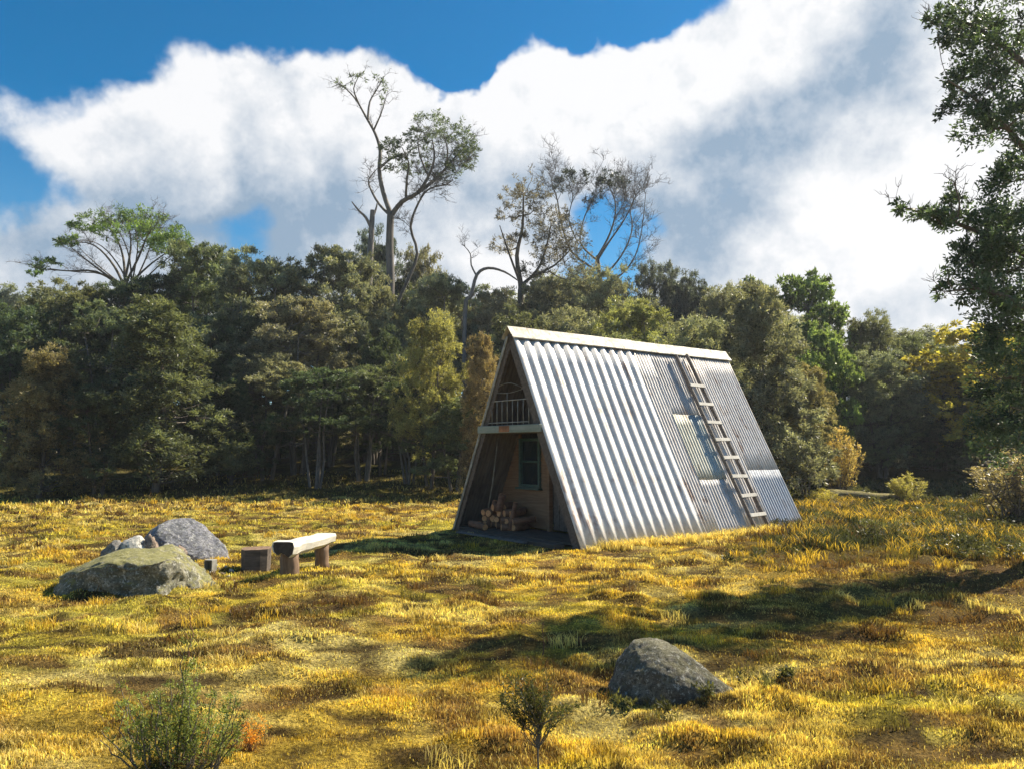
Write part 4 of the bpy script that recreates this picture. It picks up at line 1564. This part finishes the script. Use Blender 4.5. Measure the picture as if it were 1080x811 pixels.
    tag(o, 'green flat-topped umbrella tree on the left skyline', 'tree')
    # --- big tree at the right edge, close to the camera
    Y = 10.4
    s = Y / F_PX
    b = P(1118, 500, Y)
    org = Vector((b.x, Y, gz(b.x, Y)))
    p = Plant(107)
    p.limb([(0, 0, -.4)] + px_pts([(1116, 480), (1112, 300), (1106, 120), (1102, 40), (1096, -20)], Y, 0, org=org), .19, .05, 9)
    for k, l in enumerate(([(1110, 290), (1070, 262), (1020, 240), (975, 226), (938, 214)], [(1108, 200), (1075, 150), (1035, 110), (1000, 85)], [(1104, 90), (1060, 50), (1020, 25), (985, 15)],
                           [(1112, 360), (1075, 320), (1030, 305), (1000, 308)], [(1106, 160), (1140, 120), (1170, 110)], [(1112, 330), (1160, 280), (1210, 250)], [(1114, 420), (1080, 400), (1050, 400)],
                           [(1103, 40), (1090, 10), (1070, -10)], [(1103, 60), (1120, 20), (1130, -5)], [(1008, 235), (1012, 215), (1006, 192)])):
        q = p.limb(px_pts(l, Y, (-1) ** k * .12, org=org), .05 if k < 9 else .015, .008, 6)
        p.twigs(q, .35, .006, 2, 7, .4)
    lf = (.080, .028)
    big = [(1064, 108, 26, 8), (1078, 172, 22, 7), (1052, 190, 12, 4), (1062, 245, 26, 8), (1044, 262, 22, 8), (1056, 306, 26, 8), (1062, 372, 26, 8), (1052, 352, 16, 5), (1064, 422, 26, 8), (1044, 55, 26, 8), (1030, 40, 20, 7), (1046, 118, 20, 6), (1022, 262, 16, 5), (998, 224, 10, 3), (1084, 110, 30, 8), (1086, 330, 30, 8), (1088, 250, 30, 8), (1050, 22, 38, 13), (1012, 24, 22, 8), (992, 20, 10, 4), (1070, 70, 44, 14), (1030, 92, 26, 9), (1012, 118, 16, 5), (1004, 80, 9, 3), (1062, 138, 34, 11), (1028, 140, 14, 4),
           (1078, 205, 34, 11), (1040, 236, 24, 9), (1018, 244, 18, 6), (1004, 232, 14, 5), (988, 234, 11, 4), (970, 226, 9, 3), (950, 218, 6, 2), (1008, 205, 9, 3), (1070, 275, 44, 14), (1034, 278, 26, 9),
           (1012, 304, 14, 5), (1000, 308, 8, 3), (1068, 335, 38, 13), (1046, 322, 18, 6), (1080, 400, 42, 13), (1062, 440, 26, 8), (1080, 470, 36, 10),
           (1125, 150, 36, 5), (1130, 270, 40, 5), (1130, 390, 44, 6)]
    for (x, y, r, c_) in big:
        p.lobe(P(x, y, Y + p.rr.uniform(-.5, .5)) - org, r * s, int(c_ * 1.1) + 2, int(36 + 1.5 * r), lf, .8, Vector((-.3, 0, .25)), crad=.62 if r > 14 else 1.0, tw=.005, up=.3)
        if 1030 < x < 1100:
            p.lobe(P(x + 8, y, Y + p.rr.uniform(.2, 1.3)) - org, r * s * .9, int(c_ * .8), int(32 + r), lf, .8, Vector((-.3, 0, .25)), crad=.65, tw=.005, up=.3)
    o = p.build('tree', org, (.062, .098, .062), M['bark'])
    tag(o, 'big dark tree reaching in over the right edge with layered leafy branches', 'tree')


def build_small_plants():
    # foreground sapling clump at the bottom left
    x, y = -1.66, 3.92
    z = gz(x, y)
    p = Plant(201)
    rr = p.rr
    sh = [(0, 0, .58), (.06, .02, .46), (-.12, .05, .30), (-.20, -.02, .22), (.16, 0, .34), (.24, .05, .28), (.10, -.08, .32), (-.05, -.06, .36), (.30, -.02, .2), (-.28, .04, .14), (.2, -.1, .24), (-.02, .08, .44)]
    for k in range(40):
        sh.append((rr.uniform(-.40, .36), rr.uniform(-.15, .15), rr.uniform(.12, .38)))
    for (dx, dy, h) in sh:
        base = Vector((dx * .6, dy * .6, -.03))
        tip = Vector((dx + rr.uniform(-.03, .03), dy, h))
        p.wig(base, tip, .005, .0015, .08, 5, 5)
        t_ = rr.uniform(.2, .7)
        n = int(h * 26)
        for k in range(n):
            f = .12 + .88 * (k + rr.random()) / n
            c = base.lerp(tip, min(f, 1))
            a = rr.uniform(0, 6.28)
            d = Vector((math.cos(a), math.sin(a), .7)).normalized()
            p.spray(c, d, 26, .065 * (1.2 - .6 * f), (.022, .006), t_, rr.uniform(0, .35), 1, .5, .6)
    o = p.build('sapling', (x, y, z), (.21, .25, .075), M['bark'], parts=('stem', 'foliage'))
    tag(o, 'bushy green sapling clump in the bottom left foreground', 'shrub')
    # thin dark sapling
    x, y = .135, 3.95
    z = gz(x, y)
    p = Plant(202)
    q = p.limb([(0, 0, -.03), (-.005, 0, .14), (.01, .01, .26)], .006, .004, 6)
    for k in range(36):
        a = p.rr.uniform(0, 6.28)
        b0 = q[p.rr.randrange(3, len(q))]
        tip = Vector((b0.x + p.rr.uniform(-.20, .17), p.rr.uniform(-.1, .1), p.rr.uniform(.30, .50)))
        pts = p.wig(b0, tip, .003, .001, .12, 4, 4)
        for f in (.35, .5, .65, .8, .95):
            p.spray(b0.lerp(tip, f), (tip - b0).normalized(), 18, .045, (.022, .006), p.rr.uniform(.2, .6), .1, 1, .8, .6)
    o = p.build('sapling', (x, y, z), (.075, .082, .035), M['bark'], parts=('stem', 'foliage'))
    tag(o, 'thin dark sapling with wispy crown left of the foreground boulder', 'sapling')
    # tall dry stalk
    for (px, py0, py1, Y, lab) in ((199, 690, 628, 5.9, 'single tall dry stalk in the grass below the mossy boulder'), (572, 700, 655, 6.0, 'thin dry stalk in the grass left of the foreground boulder')):
        a, b = P(px, py0, Y), P(px + 2, py1, Y)
        z = gz(a.x, Y)
        p = Plant(int(px))
        L_ = b.z - z
        p.wig((0, 0, -.02), (.01, 0, L_), .005, .002, .05, 5, 5)
        p.twigs([Vector((0, 0, L_ * f)) for f in (.3, .5, .7, .9)], .05, .0018, 1, 7, .5)
        o = p.build('dry_stalk', (a.x, Y, z), (.2, .15, .06), M['log_bark'], parts=('stem', 'foliage'))
        tag(o, lab, 'stalk')
    # orange fern tuft
    x, y = P(265, 775, 4.15).x, 4.15
    p = Plant(203)
    for k in range(18):
        a = p.rr.uniform(0, 6.28)
        q = p.rr.uniform(.02, .07)
        tip = Vector((q * math.cos(a), q * math.sin(a), p.rr.uniform(.08, .17)))
        p.wig((0, 0, -.01), tip, .002, .001, .1, 4, 3)
        for f in (.4, .6, .8, 1):
            p.spray(tip * f, tip.normalized(), 7, .03, (.018, .006), .6, .6, 1, .3, .8)
    o = p.build('fern', (x, y, gz(x, y)), (.52, .27, .05), M['log_bark'], parts=('stem', 'foliage'))
    tag(o, 'small orange dry fern tuft right of the bottom left sapling', 'fern')
    # fallen log before the right-hand bushes
    a, b = P(866, 524, 22.3), P(962, 531, 21.6)
    za, zb = gz(a.x, a.y), gz(b.x, b.y)
    root = empty('fallen_log', (a.x, a.y, za))
    tag(root, 'long mossy fallen log lying before the dark bushes right of the hut', 'log')
    mb = MB()
    d = Vector((b.x - a.x, b.y - a.y, zb - za))
    pts = [d * f + Vector((0, .05 * math.sin(f * 9), .17 + .02 * math.sin(f * 7))) for f in (0, .15, .3, .45, .6, .75, .9, 1)]
    mb.tube(pts, [.20, .23, .22, .23, .21, .20, .18, .15], 12, True, .10)
    mb.build('bark', M['mossy_log'], root)


M['mossy_log'] = mat_rock('mossy log', (.12, .09, .06), (.22, .17, .11), .9, (.24, .20, .05), .3, 10)

build_ground()
build_hut()
build_ladder()
build_firewood()
build_rocks()
build_forest()
build_tall_trees()


def build_heath():
    p = Plant(301)
    rr = p.rr
    spots = []
    for k in range(420):
        px, py = rr.uniform(800, 1130), 522 + 95 * rr.random() ** 1.5
        if py > 560 + (px - 800) * .16:
            continue
        spots.append((px, py, rr.uniform(.12, .26)))
    for (px, py) in ((785, 722), (832, 716), (748, 738), (700, 748), (812, 735), (660, 742), (845, 590), (800, 588), (770, 592)):
        spots.append((px, py, .07 if py > 650 else .12))
    for (px, py, r) in spots:
        d = px_dir(px, py)
        tt = CAM_H / -d.z
        x, y = d.x * tt, d.y * tt
        if y > 26 or keep_off(np.array([x]), np.array([y]))[0]:
            continue
        z = gz(x, y)
        sc = .012 + .0017 * y
        tn, wm = rr.uniform(.15, .8), rr.uniform(0, .9)
        for k in range(5):
            a, q = rr.uniform(0, 6.28), r * rr.random()
            p.spray((x + q * math.cos(a), y + q * math.sin(a), z + r * .25), (0, 0, 1), 34, r * rr.uniform(.7, 1.15), (sc * 1.9, sc * .6), tn, wm, .9, .9, .9)
    q = np.concatenate(p.V).reshape(-1, 3)
    n = len(q) // 4
    me = np_mesh('low_heath', q, np.arange(n * 4).reshape(n, 4))
    for nm, arr in (('tint', p.tint), ('warm', p.warm)):
        a = me.attributes.new(nm, 'FLOAT', 'FACE')
        a.data.foreach_set('value', np.concatenate(arr).astype(np.float32))
    o = link_mesh('low_heath', me, M['leaf'])
    o.color = (.080, .085, .040, 1)
    tag(o, kind='stuff')


build_small_plants()
build_heath()
build_grass()


def build_haze():
    mb = MB()
    mb.box((0, 38, 13.0), (220, 150, 32.0))
    m = bpy.data.materials.new('haze')
    m.use_nodes = True
    t = NT(m.node_tree)
    out = t.n('ShaderNodeOutputMaterial')
    v = t.n('ShaderNodeVolumePrincipled')
    v.inputs['Color'].default_value = (.86, .90, 1.0, 1)
    v.inputs['Density'].default_value = HAZE
    v.inputs['Anisotropy'].default_value = .35
    t.link(v.outputs[0], out.inputs['Volume'])
    o = mb.build('haze', m)
    tag(o, kind='stuff')


HAZE = .0006
build_haze()
